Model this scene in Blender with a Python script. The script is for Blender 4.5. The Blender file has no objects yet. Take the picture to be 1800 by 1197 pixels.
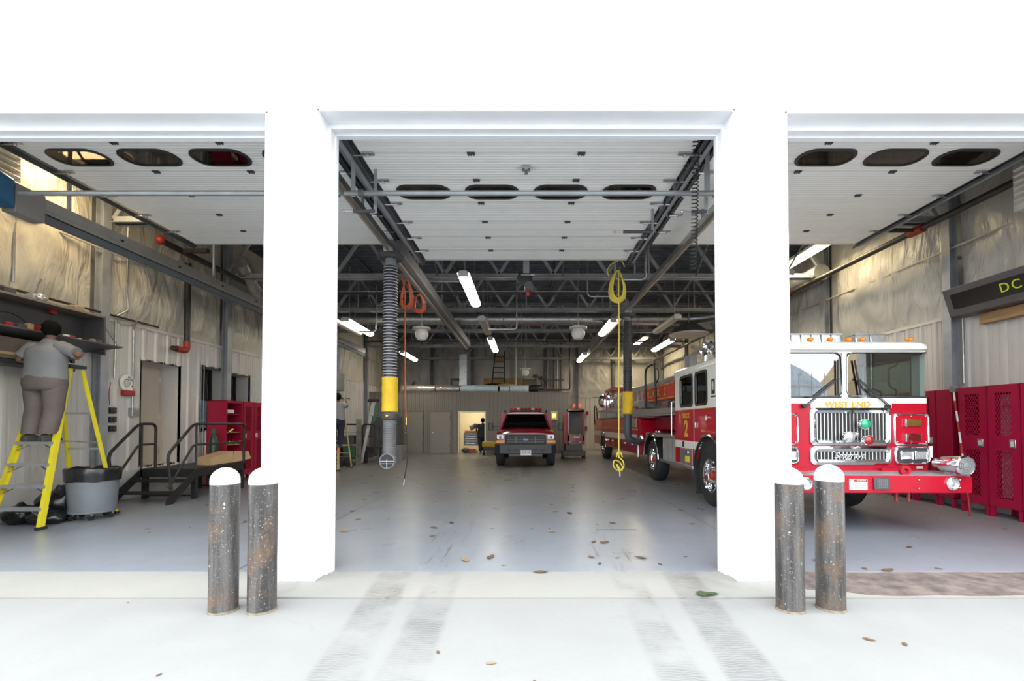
import bpy, math, random
from mathutils import Vector, Matrix, noise
random.seed(7)
S = bpy.context.scene
COL = S.collection
PI = math.pi
TH = math.radians(1.3)
FPX = 800.0
EYE = 1.44

def P(px, py, Y):
    """a pixel of the photograph at distance Y -> a point of the place"""
    u = (px-925)/FPX; v = (745-FPX*math.tan(TH)-py)/FPX
    t = Y/(math.cos(TH)-v*math.sin(TH))
    return Vector((u*t, Y, EYE+t*(math.sin(TH)+v*math.cos(TH))))

# ------------------------------------------------------------------ materials
def nodes(name):
    m = bpy.data.materials.new(name); m.use_nodes = True
    nt = m.node_tree; b = nt.nodes['Principled BSDF']
    return m, nt, b
def ramp(nt, src, p0, p1, c0=(0,0,0,1), c1=(1,1,1,1)):
    r = nt.nodes.new('ShaderNodeValToRGB'); r.color_ramp.elements[0].position = p0; r.color_ramp.elements[1].position = p1
    r.color_ramp.elements[0].color = c0; r.color_ramp.elements[1].color = c1
    nt.links.new(src, r.inputs[0]); return r.outputs[0]
def coords(nt, scale=(1,1,1)):
    tc = nt.nodes.new('ShaderNodeTexCoord'); mp = nt.nodes.new('ShaderNodeMapping'); mp.inputs['Scale'].default_value = scale
    nt.links.new(tc.outputs['Object'], mp.inputs[0]); return mp.outputs[0]
def tex(nt, vec, scale, detail=4, rough=.55, dist=0):
    n = nt.nodes.new('ShaderNodeTexNoise'); n.inputs['Scale'].default_value = scale; n.inputs['Detail'].default_value = detail
    n.inputs['Roughness'].default_value = rough; n.inputs['Distortion'].default_value = dist
    nt.links.new(vec, n.inputs['Vector']); return n.outputs['Fac']
def mix(nt, fac, a, b, mode='MIX'):
    m = nt.nodes.new('ShaderNodeMixRGB'); m.blend_type = mode
    for i, v in ((0, fac), (1, a), (2, b)):
        if isinstance(v, (int, float)): m.inputs[i].default_value = v
        elif isinstance(v, (tuple, list)): m.inputs[i].default_value = (*v[:3], 1)
        else: nt.links.new(v, m.inputs[i])
    return m.outputs[0]
def mth(nt, op, a, b=0.0, c=0.0):
    m = nt.nodes.new('ShaderNodeMath'); m.operation = op
    for i, v in ((0, a), (1, b), (2, c)):
        if isinstance(v, (int, float)): m.inputs[i].default_value = v
        else: nt.links.new(v, m.inputs[i])
    return m.outputs[0]
def bumpn(nt, b, h, strength, dist=.01):
    bp = nt.nodes.new('ShaderNodeBump'); bp.inputs['Strength'].default_value = strength; bp.inputs['Distance'].default_value = dist
    nt.links.new(h, bp.inputs['Height']); nt.links.new(bp.outputs[0], b.inputs['Normal'])
def M(name, col, rough=.5, metal=0., var=.15, vs=4., bump=0., bs=30., coat=0., col2=None, stretch=(1,1,1), spec=.5):
    m, nt, b = nodes(name)
    b.inputs['Roughness'].default_value = rough; b.inputs['Metallic'].default_value = metal
    b.inputs['Coat Weight'].default_value = coat; b.inputs['Specular IOR Level'].default_value = spec
    v = coords(nt, stretch)
    c2 = col2 or tuple(c*(1-var) for c in col)
    f = ramp(nt, tex(nt, v, vs), .35, .65)
    nt.links.new(mix(nt, f, col, c2), b.inputs['Base Color'])
    if bump: bumpn(nt, b, tex(nt, v, bs, 6), bump)
    return m
def E(name, col, strength):
    m = bpy.data.materials.new(name); m.use_nodes = True; nt = m.node_tree; nt.nodes.clear()
    e = nt.nodes.new('ShaderNodeEmission'); o = nt.nodes.new('ShaderNodeOutputMaterial')
    e.inputs[0].default_value = (*col, 1); e.inputs[1].default_value = strength; nt.links.new(e.outputs[0], o.inputs[0]); return m
def G(name, tint, refl=.08, rough=.02):
    """thin pane: mostly see-through, with a mirror share that grows at grazing angles"""
    m = bpy.data.materials.new(name); m.use_nodes = True; nt = m.node_tree; nt.nodes.clear()
    t = nt.nodes.new('ShaderNodeBsdfTransparent'); g = nt.nodes.new('ShaderNodeBsdfGlossy'); mx = nt.nodes.new('ShaderNodeMixShader')
    fr = nt.nodes.new('ShaderNodeLayerWeight'); fr.inputs[0].default_value = .35; o = nt.nodes.new('ShaderNodeOutputMaterial')
    t.inputs[0].default_value = (*tint, 1); g.inputs['Roughness'].default_value = rough; g.inputs[0].default_value = (1,1,1,1)
    f = mth(nt, 'ADD', mth(nt, 'MULTIPLY', fr.outputs['Fresnel'], .5), refl)
    nt.links.new(f, mx.inputs[0]); nt.links.new(t.outputs[0], mx.inputs[1]); nt.links.new(g.outputs[0], mx.inputs[2]); nt.links.new(mx.outputs[0], o.inputs[0])
    return m

# ------------------------------------------------------------------ mesh builder
class MB:
    def __init__(s): s.v = []; s.f = []
    def add(s, vs, fs):
        n = len(s.v); s.v += [Vector(v) for v in vs]; s.f += [tuple(i+n for i in f) for f in fs]; return s
    def box(s, x0, x1, y0, y1, z0, z1):
        if x0 > x1: x0, x1 = x1, x0
        if y0 > y1: y0, y1 = y1, y0
        if z0 > z1: z0, z1 = z1, z0
        return s.add([(x0,y0,z0),(x1,y0,z0),(x1,y1,z0),(x0,y1,z0),(x0,y0,z1),(x1,y0,z1),(x1,y1,z1),(x0,y1,z1)],
                     [(0,3,2,1),(4,5,6,7),(0,1,5,4),(1,2,6,5),(2,3,7,6),(3,0,4,7)])
    def cbox(s, c, d): return s.box(c[0]-d[0]/2, c[0]+d[0]/2, c[1]-d[1]/2, c[1]+d[1]/2, c[2]-d[2]/2, c[2]+d[2]/2)
    def beam(s, a, b, w, h, up=(0,0,1)):
        a = Vector(a); b = Vector(b); d = (b-a).normalized(); up = Vector(up)
        if abs(d.dot(up)) > .99: up = Vector((0,1,0))
        x = d.cross(up).normalized()*(w/2); z = x.cross(d).normalized()*(h/2)
        return s.add([a-x-z, a+x-z, a+x+z, a-x+z, b-x-z, b+x-z, b+x+z, b-x+z],
                     [(0,1,2,3),(7,6,5,4),(0,4,5,1),(1,5,6,2),(2,6,7,3),(3,7,4,0)])
    def angle(s, a, b, w, t=.01, up=(0,0,1)):
        """an L-section steel angle"""
        a = Vector(a); b = Vector(b); d = (b-a).normalized(); up = Vector(up)
        if abs(d.dot(up)) > .99: up = Vector((0,1,0))
        x = d.cross(up).normalized(); z = x.cross(d).normalized()
        s.beam(a+z*(w/2), b+z*(w/2), t, w, up); s.beam(a+x*(w/2), b+x*(w/2), w, t, up); return s
    def ring(s, c, d, r, n, ref=None, ph=0):
        d = Vector(d).normalized(); ref = Vector(ref) if ref is not None else (Vector((0,0,1)) if abs(d.z) < .9 else Vector((1,0,0)))
        x = d.cross(ref).normalized(); y = d.cross(x).normalized()
        return [Vector(c)+x*(r*math.cos(2*PI*i/n+ph))+y*(r*math.sin(2*PI*i/n+ph)) for i in range(n)]
    def loft(s, rings, closed=True, cap=True):
        n = len(rings[0]); o = len(s.v); s.v += [Vector(p) for r in rings for p in r]
        for k in range(len(rings)-1):
            for i in range(n if closed else n-1):
                j = (i+1) % n; s.f.append((o+k*n+i, o+k*n+j, o+(k+1)*n+j, o+(k+1)*n+i))
        if cap and closed:
            s.f.append(tuple(o+i for i in reversed(range(n)))); s.f.append(tuple(o+(len(rings)-1)*n+i for i in range(n)))
        return s
    def cyl(s, a, b, r, r2=None, n=16, cap=True):
        a = Vector(a); b = Vector(b); r2 = r if r2 is None else r2
        return s.loft([s.ring(a, b-a, r, n), s.ring(b, b-a, r2, n)], cap=cap)
    def tube(s, pts, r, n=8, closed=False, cap=True):
        pts = [Vector(p) for p in pts]; m = len(pts); rings = []; ref = None
        for i, p in enumerate(pts):
            a = pts[(i-1) % m] if closed or i > 0 else p; b = pts[(i+1) % m] if closed or i < m-1 else p
            d = (b-a).normalized()
            if ref is None: ref = Vector((0,0,1)) if abs(d.z) < .9 else Vector((1,0,0))
            x = d.cross(ref).normalized(); y = d.cross(x).normalized(); ref = -y
            rr = r[i] if isinstance(r, (list, tuple)) else r
            rings.append([p+x*(rr*math.cos(2*PI*k/n))+y*(rr*math.sin(2*PI*k/n)) for k in range(n)])
        if closed: rings.append(rings[0]); return s.loft(rings, cap=False)
        return s.loft(rings, cap=cap)
    def lathe(s, prof, c=(0,0,0), ax=(0,0,1), n=24, cap=True):
        """prof: (radius, distance along ax)"""
        c = Vector(c); ax = Vector(ax).normalized()
        return s.loft([s.ring(c+ax*h, ax, max(r, 1e-4), n, ref=(0,0,1) if abs(ax.z) < .9 else (1,0,0)) for r, h in prof], cap=cap)
    def prism(s, poly, vec):
        n = len(poly); vec = Vector(vec); o = len(s.v)
        s.v += [Vector(p) for p in poly]+[Vector(p)+vec for p in poly]
        s.f.append(tuple(o+i for i in reversed(range(n)))); s.f.append(tuple(o+n+i for i in range(n)))
        for i in range(n): j = (i+1) % n; s.f.append((o+i, o+j, o+n+j, o+n+i))
        return s
    def ball(s, c, r, n=16, m=10):
        r = (r, r, r) if isinstance(r, (int, float)) else r
        rings = []
        for k in range(m+1):
            t = PI*k/m; rings.append([Vector((c[0]+r[0]*max(math.sin(t), 1e-3)*math.cos(2*PI*i/n), c[1]+r[1]*max(math.sin(t), 1e-3)*math.sin(2*PI*i/n), c[2]-r[2]*math.cos(t))) for i in range(n)])
        return s.loft(rings)
    def holes(s, ax, at, th, u0, u1, v0, v1, hs):
        """flat panel across axis ax at position `at` (thickness th) spanning u,v with rectangular holes"""
        us = sorted({u0, u1, *[h[0] for h in hs], *[h[1] for h in hs]}); vs = sorted({v0, v1, *[h[2] for h in hs], *[h[3] for h in hs]})
        us = [u for u in us if u0 <= u <= u1]; vs = [v for v in vs if v0 <= v <= v1]
        for a, b in zip(us, us[1:]):
            run = None
            for c, d in zip(vs, vs[1:]):
                cu, cv = (a+b)/2, (c+d)/2
                solid = not any(h[0] < cu < h[1] and h[2] < cv < h[3] for h in hs)
                if solid: run = (run[0], d) if run else (c, d)
                if run and (not solid or d == vs[-1]):
                    if ax == 'x': s.box(at, at+th, a, b, run[0], run[1])
                    elif ax == 'y': s.box(a, b, at, at+th, run[0], run[1])
                    else: s.box(a, b, run[0], run[1], at, at+th)
                    run = None
        return s
    def xf(s, mat):
        s.v = [mat @ v for v in s.v]; return s
    def obj(s, name, mat, parent=None, smooth=35, bevel=0, label=None, cat=None, group=None, kind=None, local=False):
        me = bpy.data.meshes.new(name)
        off = Vector((0,0,0)) if local else wloc(parent)
        me.from_pydata([v-off for v in s.v], [], s.f); me.update()
        mats = mat if isinstance(mat, (list, tuple)) else [mat]
        for m in mats: me.materials.append(m)
        fix_normals(me)
        if smooth:
            me.polygons.foreach_set('use_smooth', [True]*len(me.polygons)); me.set_sharp_from_angle(angle=math.radians(smooth))
        o = bpy.data.objects.new(name, me); COL.objects.link(o)
        if parent: o.parent = parent
        if bevel:
            b = o.modifiers.new('bevel', 'BEVEL'); b.width = bevel; b.segments = 2; b.limit_method = 'ANGLE'; b.angle_limit = math.radians(40)
        tag(o, label, cat, group, kind); return o
def fix_normals(me):
    import bmesh
    bm = bmesh.new(); bm.from_mesh(me); bmesh.ops.recalc_face_normals(bm, faces=bm.faces); bm.to_mesh(me); bm.free()
def wloc(o):
    v = Vector((0,0,0))
    while o: v = v+o.location; o = o.parent
    return v
def tag(o, label=None, cat=None, group=None, kind=None):
    if label: o['label'] = label
    if cat: o['category'] = cat
    if group: o['group'] = group
    if kind: o['kind'] = kind
    return o
def T(name, label, cat, loc=(0,0,0), group=None):
    o = bpy.data.objects.new(name, None); COL.objects.link(o); o.location = loc; o.empty_display_size = .1
    return tag(o, label, cat, group)
def copy_tree(o, loc=None, rotz=None, label=None, parent=None, scale=None):
    c = o.copy(); COL.objects.link(c); c.parent = parent
    if loc is not None: c.location = loc
    if rotz is not None: c.rotation_euler = (0,0,rotz)
    if label: c['label'] = label
    if scale: c.scale = scale
    for ch in list(o.children): copy_tree(ch, parent=c)
    return c
def text(name, body, size, mat, loc, rotz=0, parent=None, ext=.003, sx=1., tilt=90, label=None, align='CENTER', shear=0, bold=0):
    cu = bpy.data.curves.new(name, 'FONT'); cu.body = body; cu.size = size; cu.extrude = ext; cu.align_x = align; cu.align_y = 'CENTER'; cu.shear = shear; cu.offset = bold
    tmp = bpy.data.objects.new('tmp', cu); COL.objects.link(tmp)
    dg = bpy.context.evaluated_depsgraph_get(); me = bpy.data.meshes.new_from_object(tmp.evaluated_get(dg)); bpy.data.objects.remove(tmp)
    me.name = name; me.materials.clear(); me.materials.append(mat)
    mt = Matrix.Translation(Vector(loc)-wloc(parent)) @ Matrix.Rotation(rotz, 4, 'Z') @ Matrix.Rotation(math.radians(tilt), 4, 'X') @ Matrix.Diagonal((sx,1,1,1))
    me.transform(mt)
    o = bpy.data.objects.new(name, me); COL.objects.link(o)
    if parent: o.parent = parent
    return tag(o, label)
def rrect(w, h, r, n=5):
    r = min(r, w/2-1e-4, h/2-1e-4); out = []
    for cx, cy, a0 in ((w/2-r, h/2-r, 0), (-w/2+r, h/2-r, 90), (-w/2+r, -h/2+r, 180), (w/2-r, -h/2+r, 270)):
        for k in range(n+1):
            a = math.radians(a0+90*k/n); out.append((cx+r*math.cos(a), cy+r*math.sin(a)))
    return out
def bez(pts, n=8):
    """smooth curve (Catmull-Rom) through points"""
    p = [Vector(q) for q in pts]; p = [p[0]*2-p[1]]+p+[p[-1]*2-p[-2]]; out = []
    for i in range(1, len(p)-2):
        for k in range(n):
            t = k/n; a, b, c, d = p[i-1:i+3]
            out.append(.5*((2*b)+(c-a)*t+(2*a-5*b+4*c-d)*t*t+(3*b-a-3*c+d)*t**3))
    out.append(p[-2]); return out
def bend(pts, r=.08, n=4):
    """polyline with rounded corners"""
    p = [Vector(q) for q in pts]; out = [p[0]]
    for a, b, c in zip(p, p[1:], p[2:]):
        d1 = (a-b); d2 = (c-b); k = min(r, d1.length*.45, d2.length*.45); s1 = b+d1.normalized()*k; s2 = b+d2.normalized()*k
        for i in range(n+1):
            t = i/n; out.append(s1*(1-t)**2+b*2*t*(1-t)+s2*t*t)
    out.append(p[-1]); return out

# ------------------------------------------------------------------ palette
WHITE = M('painted_white', (.82,.83,.84), .45, var=.03)
TRIM = M('white_trim', (.78,.80,.83), .35, var=.04)
PANEL = M('metal_wall_panel', (.58,.56,.535), .42, var=.10, vs=1.2, spec=.4)
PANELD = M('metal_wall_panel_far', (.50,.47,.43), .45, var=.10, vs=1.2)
STEEL = M('steel_grey_primer', (.36,.38,.41), .5, .2, var=.25, vs=3)
STEELD = M('steel_dark', (.12,.13,.145), .45, .3, var=.3)
GALV = M('galvanised_steel', (.50,.52,.53), .35, .85, var=.25, vs=10)
ALU = M('aluminium', (.62,.63,.65), .3, .9, var=.12, vs=8)
CHROME = M('chrome', (.82,.83,.85), .08, 1., var=.04)
DECK = M('roof_deck', (.13,.155,.19), .6, .1, var=.3)
BLACK = M('black_paint', (.014,.014,.016), .5, 0, var=.3)
RUBBER = M('black_rubber', (.02,.02,.021), .7, 0, var=.35, bump=.15)
BLACKP = M('black_plastic', (.03,.03,.032), .4, 0, var=.2)
DGREY = M('dark_grey_plastic', (.075,.075,.08), .5, 0, var=.2)
MGREY = M('mid_grey', (.22,.22,.23), .5, 0, var=.15)
LGREY = M('light_grey', (.52,.52,.52), .5, 0, var=.12)
RED = M('fire_truck_red', (.40,.004,.020), .3, 0, var=.06, coat=.12, spec=.3)
REDD = M('dark_red_paint', (.23,.008,.022), .25, 0, var=.15, coat=.4)
LOCK = M('locker_red', (.33,.006,.04), .35, 0, var=.12, vs=2)
CREAM = M('truck_white', (.80,.79,.74), .2, 0, var=.03, coat=.5)
YEL = M('ladder_yellow', (.72,.62,.02), .4, 0, var=.1)
YELH = M('yellow_fabric', (.85,.55,.02), .6, 0, var=.2, bump=.3, bs=40)
YELC = M('yellow_cord', (.72,.58,.07), .5)
ORG = M('orange_hose', (.55,.10,.03), .5)
GOLD = M('gold_leaf', (.75,.50,.13), .35, .4, var=.1)
BRASS = M('brass', (.85,.60,.18), .2, 1., var=.2)
AMBER = M('amber_lens', (.75,.24,.01), .15, 0, var=.25, coat=.5)
REDL = M('red_lens', (.35,.005,.01), .12, 0, var=.3, coat=.5)
GRNL = M('green_lens', (.01,.35,.18), .12, 0, var=.25, coat=.6)
CLRL = M('clear_lens', (.75,.77,.78), .12, .6, var=.3, vs=30)
WOOD = M('lumber', (.42,.26,.12), .65, 0, var=.3, stretch=(8,1,8), vs=3)
PLY = M('plywood', (.36,.22,.09), .65, 0, var=.25)
CARD = M('cardboard', (.48,.33,.18), .7, 0, var=.12)
TAN = M('door_tan', (.50,.43,.36), .45, 0, var=.05)
REDFIT = M('red_pipe_fitting', (.33,.03,.02), .45)
PIPE = M('dark_iron_pipe', (.05,.045,.045), .4, .3, var=.3)
SKIN = M('skin', (.17,.085,.05), .5, 0, var=.15)
HAIR = M('black_hair', (.006,.0055,.005), .9, 0, bump=1., bs=70, spec=.1)
SHIRT = M('grey_tshirt_cloth', (.21,.212,.215), .85, 0, var=.12, vs=5, bump=.5, bs=9)
TROUS = M('taupe_trouser_cloth', (.14,.115,.105), .85, 0, var=.2, vs=5, bump=.6, bs=8)
NAVY = M('navy_cloth', (.015,.02,.04), .8, 0, var=.3)
SHOE = M('dark_shoe', (.05,.05,.05), .6)
BAG = M('black_bin_bag', (.012,.013,.015), .22, 0, var=.3, bump=.6, bs=9)
BIN = M('grey_bin_plastic', (.16,.18,.20), .5, 0, var=.12)
GLASS = G('window_glass', (.75,.8,.8), .05)
WSH = G('windshield_glass', (.66,.78,.74), .17, .01)
DAMBER = M('dark_amber_lens', (.16,.085,.012), .15, 0, var=.4, coat=.5)
DREDL = M('dark_red_lens', (.14,.004,.008), .15, 0, var=.4, coat=.5)
BARS = M('grille_bar_satin', (.80,.80,.80), .35, .7, var=.03)
GDARK = G('tinted_glass', (.12,.14,.15), .05)
TUBE = E('fluorescent_tube', (1,.93,.78), 14)
BLUEP = M('blue_plastic_cover', (.01,.10,.22), .35)
FOIL = M('silver_foil_wrap', (.55,.53,.5), .3, .6, var=.3, vs=6, bump=.5, bs=8)
PALEB = M('pale_blue_wrap', (.60,.72,.82), .35, 0, var=.15, bump=.4, bs=6)
GREENP = M('green_plastic', (.03,.12,.06), .4)
PAPER = M('white_paper', (.75,.76,.74), .7)

def mat_floor():
    m, nt, b = nodes('epoxy_floor'); v = coords(nt)
    sep = nt.nodes.new('ShaderNodeSeparateXYZ'); nt.links.new(v, sep.inputs[0]); X, Y = sep.outputs[0], sep.outputs[1]
    big = tex(nt, v, .55, 5, .6, .4); fine = tex(nt, v, 6, 6, .65)
    c = mix(nt, ramp(nt, big, .35, .7), (.48,.54,.64), (.42,.46,.53))
    c = mix(nt, mth(nt, 'MULTIPLY', ramp(nt, fine, .5, .85), .3), c, (.26,.27,.27))
    # stretched scuffs along the driving direction
    mp = nt.nodes.new('ShaderNodeMapping'); mp.inputs['Scale'].default_value = (6, .5, 1); nt.links.new(v, mp.inputs[0])
    scr = ramp(nt, tex(nt, mp.outputs[0], 2.5, 6, .7), .55, .75)
    ax = mth(nt, 'ABSOLUTE', mth(nt, 'SUBTRACT', mth(nt, 'ABSOLUTE', X), .95)); band = ramp(nt, ax, .16, .42, (1,1,1,1), (0,0,0,1))
    inb = ramp(nt, mth(nt, 'DIVIDE', Y, 20.0), .5, .8, (1,1,1,1), (0,0,0,1))
    k = mth(nt, 'MULTIPLY', mth(nt, 'MULTIPLY', scr, mth(nt, 'ADD', mth(nt, 'MULTIPLY', band, .9), .12)), inb)
    c = mix(nt, k, c, (.07,.075,.075))
    # wet dark patch in front of the pickup
    vm = nt.nodes.new('ShaderNodeVectorMath'); vm.operation = 'SUBTRACT'; nt.links.new(v, vm.inputs[0]); vm.inputs[1].default_value = (.25,13.2,0)
    sc = nt.nodes.new('ShaderNodeMapping'); sc.inputs['Scale'].default_value = (.75,.42,1); nt.links.new(vm.outputs[0], sc.inputs[0])
    ln = nt.nodes.new('ShaderNodeVectorMath'); ln.operation = 'LENGTH'; nt.links.new(sc.outputs[0], ln.inputs[0])
    w = ramp(nt, mth(nt, 'ADD', ln.outputs['Value'], mth(nt, 'MULTIPLY', tex(nt, v, 1.6), 1.0)), 1.0, 1.35, (1,1,1,1), (0,0,0,1))
    c = mix(nt, mth(nt, 'MULTIPLY', w, .55), c, (.06,.06,.055))
    st = ramp(nt, mth(nt, 'ABSOLUTE', X), .10, .16, (1,1,1,1), (0,0,0,1)); sy = ramp(nt, mth(nt, 'ABSOLUTE', mth(nt, 'DIVIDE', mth(nt, 'SUBTRACT', Y, 14.5), 3.0)), .62, .72, (1,1,1,1), (0,0,0,1))  # narrow dark reflection streak, painted into the floor colour
    c = mix(nt, mth(nt, 'MULTIPLY', mth(nt, 'MULTIPLY', st, sy), .8), c, (.02,.02,.02))
    for jx in (-2.85, 2.6):
        j = ramp(nt, mth(nt, 'ABSOLUTE', mth(nt, 'SUBTRACT', X, jx)), .008, .02, (1,1,1,1), (0,0,0,1)); c = mix(nt, mth(nt, 'MULTIPLY', j, .7), c, (.10,.09,.07))
    # dimmer, warmer light towards the back, painted into the floor colour
    back_dim = ramp(nt, mth(nt, 'DIVIDE', Y, 24.0), .24, .60)
    c = mix(nt, mth(nt, 'MULTIPLY', back_dim, .72), c, (.165,.155,.135))
    nt.links.new(c, b.inputs['Base Color'])
    r = mth(nt, 'ADD', mth(nt, 'MULTIPLY', tex(nt, v, 1.5, 3), .22), .20); nt.links.new(r, b.inputs['Roughness'])
    bumpn(nt, b, tex(nt, v, 1.0, 2), .05, .01); return m
def mat_concrete(name, base, dark, bandy=None):
    m, nt, b = nodes(name); v = coords(nt); b.inputs['Roughness'].default_value = .8
    sep = nt.nodes.new('ShaderNodeSeparateXYZ'); nt.links.new(v, sep.inputs[0]); X, Y = sep.outputs[0], sep.outputs[1]
    c = mix(nt, ramp(nt, tex(nt, v, .9, 6, .6, .3), .35, .75), base, tuple(x*.88 for x in base))
    c = mix(nt, mth(nt, 'MULTIPLY', ramp(nt, tex(nt, v, 30, 4), .5, .9), .25), c, tuple(x*.7 for x in base))
    c = mix(nt, mth(nt, 'MULTIPLY', ramp(nt, tex(nt, v, .8, 5, .6, .6), .6, .74), .35), c, dark)
    # tyre prints: pairs of strips with a tread pattern
    tr = nt.nodes.new('ShaderNodeTexWave'); tr.inputs['Scale'].default_value = 11; tr.inputs['Distortion'].default_value = 7; tr.inputs['Detail'].default_value = 2
    tr.bands_direction = 'Y'; nt.links.new(v, tr.inputs[0])
    tread = ramp(nt, tr.outputs['Fac'], .3, .7)
    tot = None
    for cx, hw, sl in ((-1.13,.13,-.09), (-.73,.12,-.03), (.90,.11,.03), (1.34,.13,.09)):
        d = mth(nt, 'ABSOLUTE', mth(nt, 'SUBTRACT', mth(nt, 'SUBTRACT', X, mth(nt, 'MULTIPLY', mth(nt, 'SUBTRACT', Y, 3.0), sl)), cx))
        s_ = ramp(nt, d, hw, hw+.05, (1,1,1,1), (0,0,0,1)); tot = s_ if tot is None else mth(nt, 'MAXIMUM', tot, s_)
    patch = ramp(nt, tex(nt, v, 1.7, 4), .38, .62)
    k = mth(nt, 'MULTIPLY', mth(nt, 'MULTIPLY', tot, mth(nt, 'ADD', mth(nt, 'MULTIPLY', tread, .55), .35)), mth(nt, 'ADD', mth(nt, 'MULTIPLY', patch, .62), .06))
    c = mix(nt, k, c, dark)
    nt.links.new(c, b.inputs['Base Color']); bumpn(nt, b, tex(nt, v, 60, 5), .15, .004); return m
def mat_insul(name, c1, c2):
    m, nt, b = nodes(name); v = coords(nt); b.inputs['Roughness'].default_value = .3; b.inputs['Specular IOR Level'].default_value = .6
    mp = nt.nodes.new('ShaderNodeMapping'); mp.inputs['Scale'].default_value = (1, 2.2, .6); nt.links.new(v, mp.inputs[0])
    n = tex(nt, mp.outputs[0], 1.5, 6, .55, 1.2)
    nt.links.new(mix(nt, ramp(nt, tex(nt, v, 1.1, 4), .3, .7), c1, c2), b.inputs['Base Color'])
    bumpn(nt, b, n, .65, .14); return m
def mat_bollard(seed):
    m, nt, b = nodes('weathered_bollard_steel'); tc = nt.nodes.new('ShaderNodeTexCoord'); mp = nt.nodes.new('ShaderNodeMapping')
    mp.inputs['Location'].default_value = (seed*3.1, seed*1.7, seed); nt.links.new(tc.outputs['Object'], mp.inputs[0]); v = mp.outputs[0]
    st = nt.nodes.new('ShaderNodeMapping'); st.inputs['Scale'].default_value = (1,1,.08); nt.links.new(v, st.inputs[0])
    c = mix(nt, ramp(nt, tex(nt, st.outputs[0], 14, 5, .7), .4, .62), (.035,.033,.033), (.115,.11,.107))
    c = mix(nt, ramp(nt, tex(nt, v, 3.2, 6, .7), .52, .68), c, (.13,.085,.055))
    c = mix(nt, ramp(nt, tex(nt, v, 30, 4, .6), .68, .72), c, (.5,.47,.42))
    c = mix(nt, ramp(nt, tex(nt, v, 70, 4, .6), .62, .68), c, (.33,.31,.28))
    nt.links.new(c, b.inputs['Base Color']); b.inputs['Roughness'].default_value = .5; b.inputs['Metallic'].default_value = .15
    bumpn(nt, b, tex(nt, v, 40, 5), .5, .006); return m
INSL = mat_insul('insulation_vinyl_warm', (.58,.54,.45), (.50,.47,.39))
INSR = mat_insul('insulation_vinyl_grey', (.50,.49,.465), (.43,.42,.40))
# ================================================================== THE SETTING
def struct(mb, name, mat, parent=None, **k): return mb.obj(name, mat, parent, kind='structure' if parent is None else None, **k)
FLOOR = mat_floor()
APR = mat_concrete('concrete_apron', (.265,.268,.262), (.085,.085,.085))
SILLM = mat_concrete('concrete_sill', (.30,.296,.274), (.08,.08,.07))
DIRT = M('dirt_and_leaf_litter', (.20,.16,.14), .9, var=.5, vs=6, bump=.8, bs=25, col2=(.09,.07,.065))
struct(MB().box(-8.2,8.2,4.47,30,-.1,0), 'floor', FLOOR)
struct(MB().box(-8.2,8.2,3.83,4.47,-.1,-.002), 'floor_sill', SILLM)
struct(MB().box(-70,70,-60,3.81,-.12,-.012), 'floor_apron', APR, smooth=0)
# a strip of blown dirt along the right bay's threshold
mb = MB(); n = 40; top = []; bot = []
for i in range(n+1):
    x = 2.45+i*5.6/n
    top.append((x, 4.45+.06*noise.noise(Vector((x*2,0,0)))-.01, .004)); bot.append((x, 3.86+.10*noise.noise(Vector((x*1.7,5,0)))+max(0,.10-.1*i/3), .004))
for i in range(n): mb.add([bot[i], bot[i+1], top[i+1], top[i], (bot[i][0],bot[i][1],-.004),(bot[i+1][0],bot[i+1][1],-.004),(top[i+1][0],top[i+1][1],-.004),(top[i][0],top[i][1],-.004)], [(0,1,2,3),(4,7,6,5),(0,4,5,1),(3,2,6,7)])
mb.obj('dirt_drift', DIRT, label='brown drift of dirt and leaf litter along the right bay threshold', cat='dirt', kind='stuff')

# front wall with its three door openings
HZ = 4.366
w = MB(); w.holes('y', 4.19, .23, -8.2, 8.2, 0, 7.2, [(-6.29,-2.43,-1,HZ-.02), (-1.937,1.937,-1,HZ), (2.43,6.29,-1,HZ-.02)])
struct(w, 'wall_front', WHITE)
k = 0
for x0, x1, hz in ((-6.29,-2.43,HZ-.02), (-1.937,1.937,HZ), (2.43,6.29,HZ-.02)):
    k += 1; t = MB()
    for a, b, y0, y1, dz in ((0,.037,4.37,4.46,.05), (0,.05,4.46,4.52,.066)):
        t.box(x0+a, x0+b, y0, y1, 0, hz); t.box(x1-b, x1-a, y0, y1, 0, hz); t.box(x0+b, x1-b, y0, y1, hz-dz, hz)
    t.box(x0-.012, x0+.004, 4.184, 4.40, 0, hz+.012); t.box(x1-.004, x1+.012, 4.184, 4.40, 0, hz+.012); t.box(x0-.012, x1+.012, 4.184, 4.40, hz-.004, hz+.012)
    struct(t, f'trim_{k}', TRIM)
# pillar flashing seams
for j, (x0, x1) in enumerate(((-2.43,-1.937), (1.937,2.43))):
    t = MB()
    for x in (x0+.03, x0+.17, x1-.17, x1-.03): t.box(x-.008, x+.008, 4.178, 4.19, 0, 7)
    struct(t, f'trim_{4+j}', TRIM)

# steel corrugated roof deck
c = MB().box(-8.1,8.1,4.42,26.4,6.34,6.45)
y = 4.6
while y < 26.2: c.box(-8.0,8.0,y,y+.09,6.28,6.34); y += .24
struct(c, 'ceiling', DECK, smooth=0)

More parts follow.
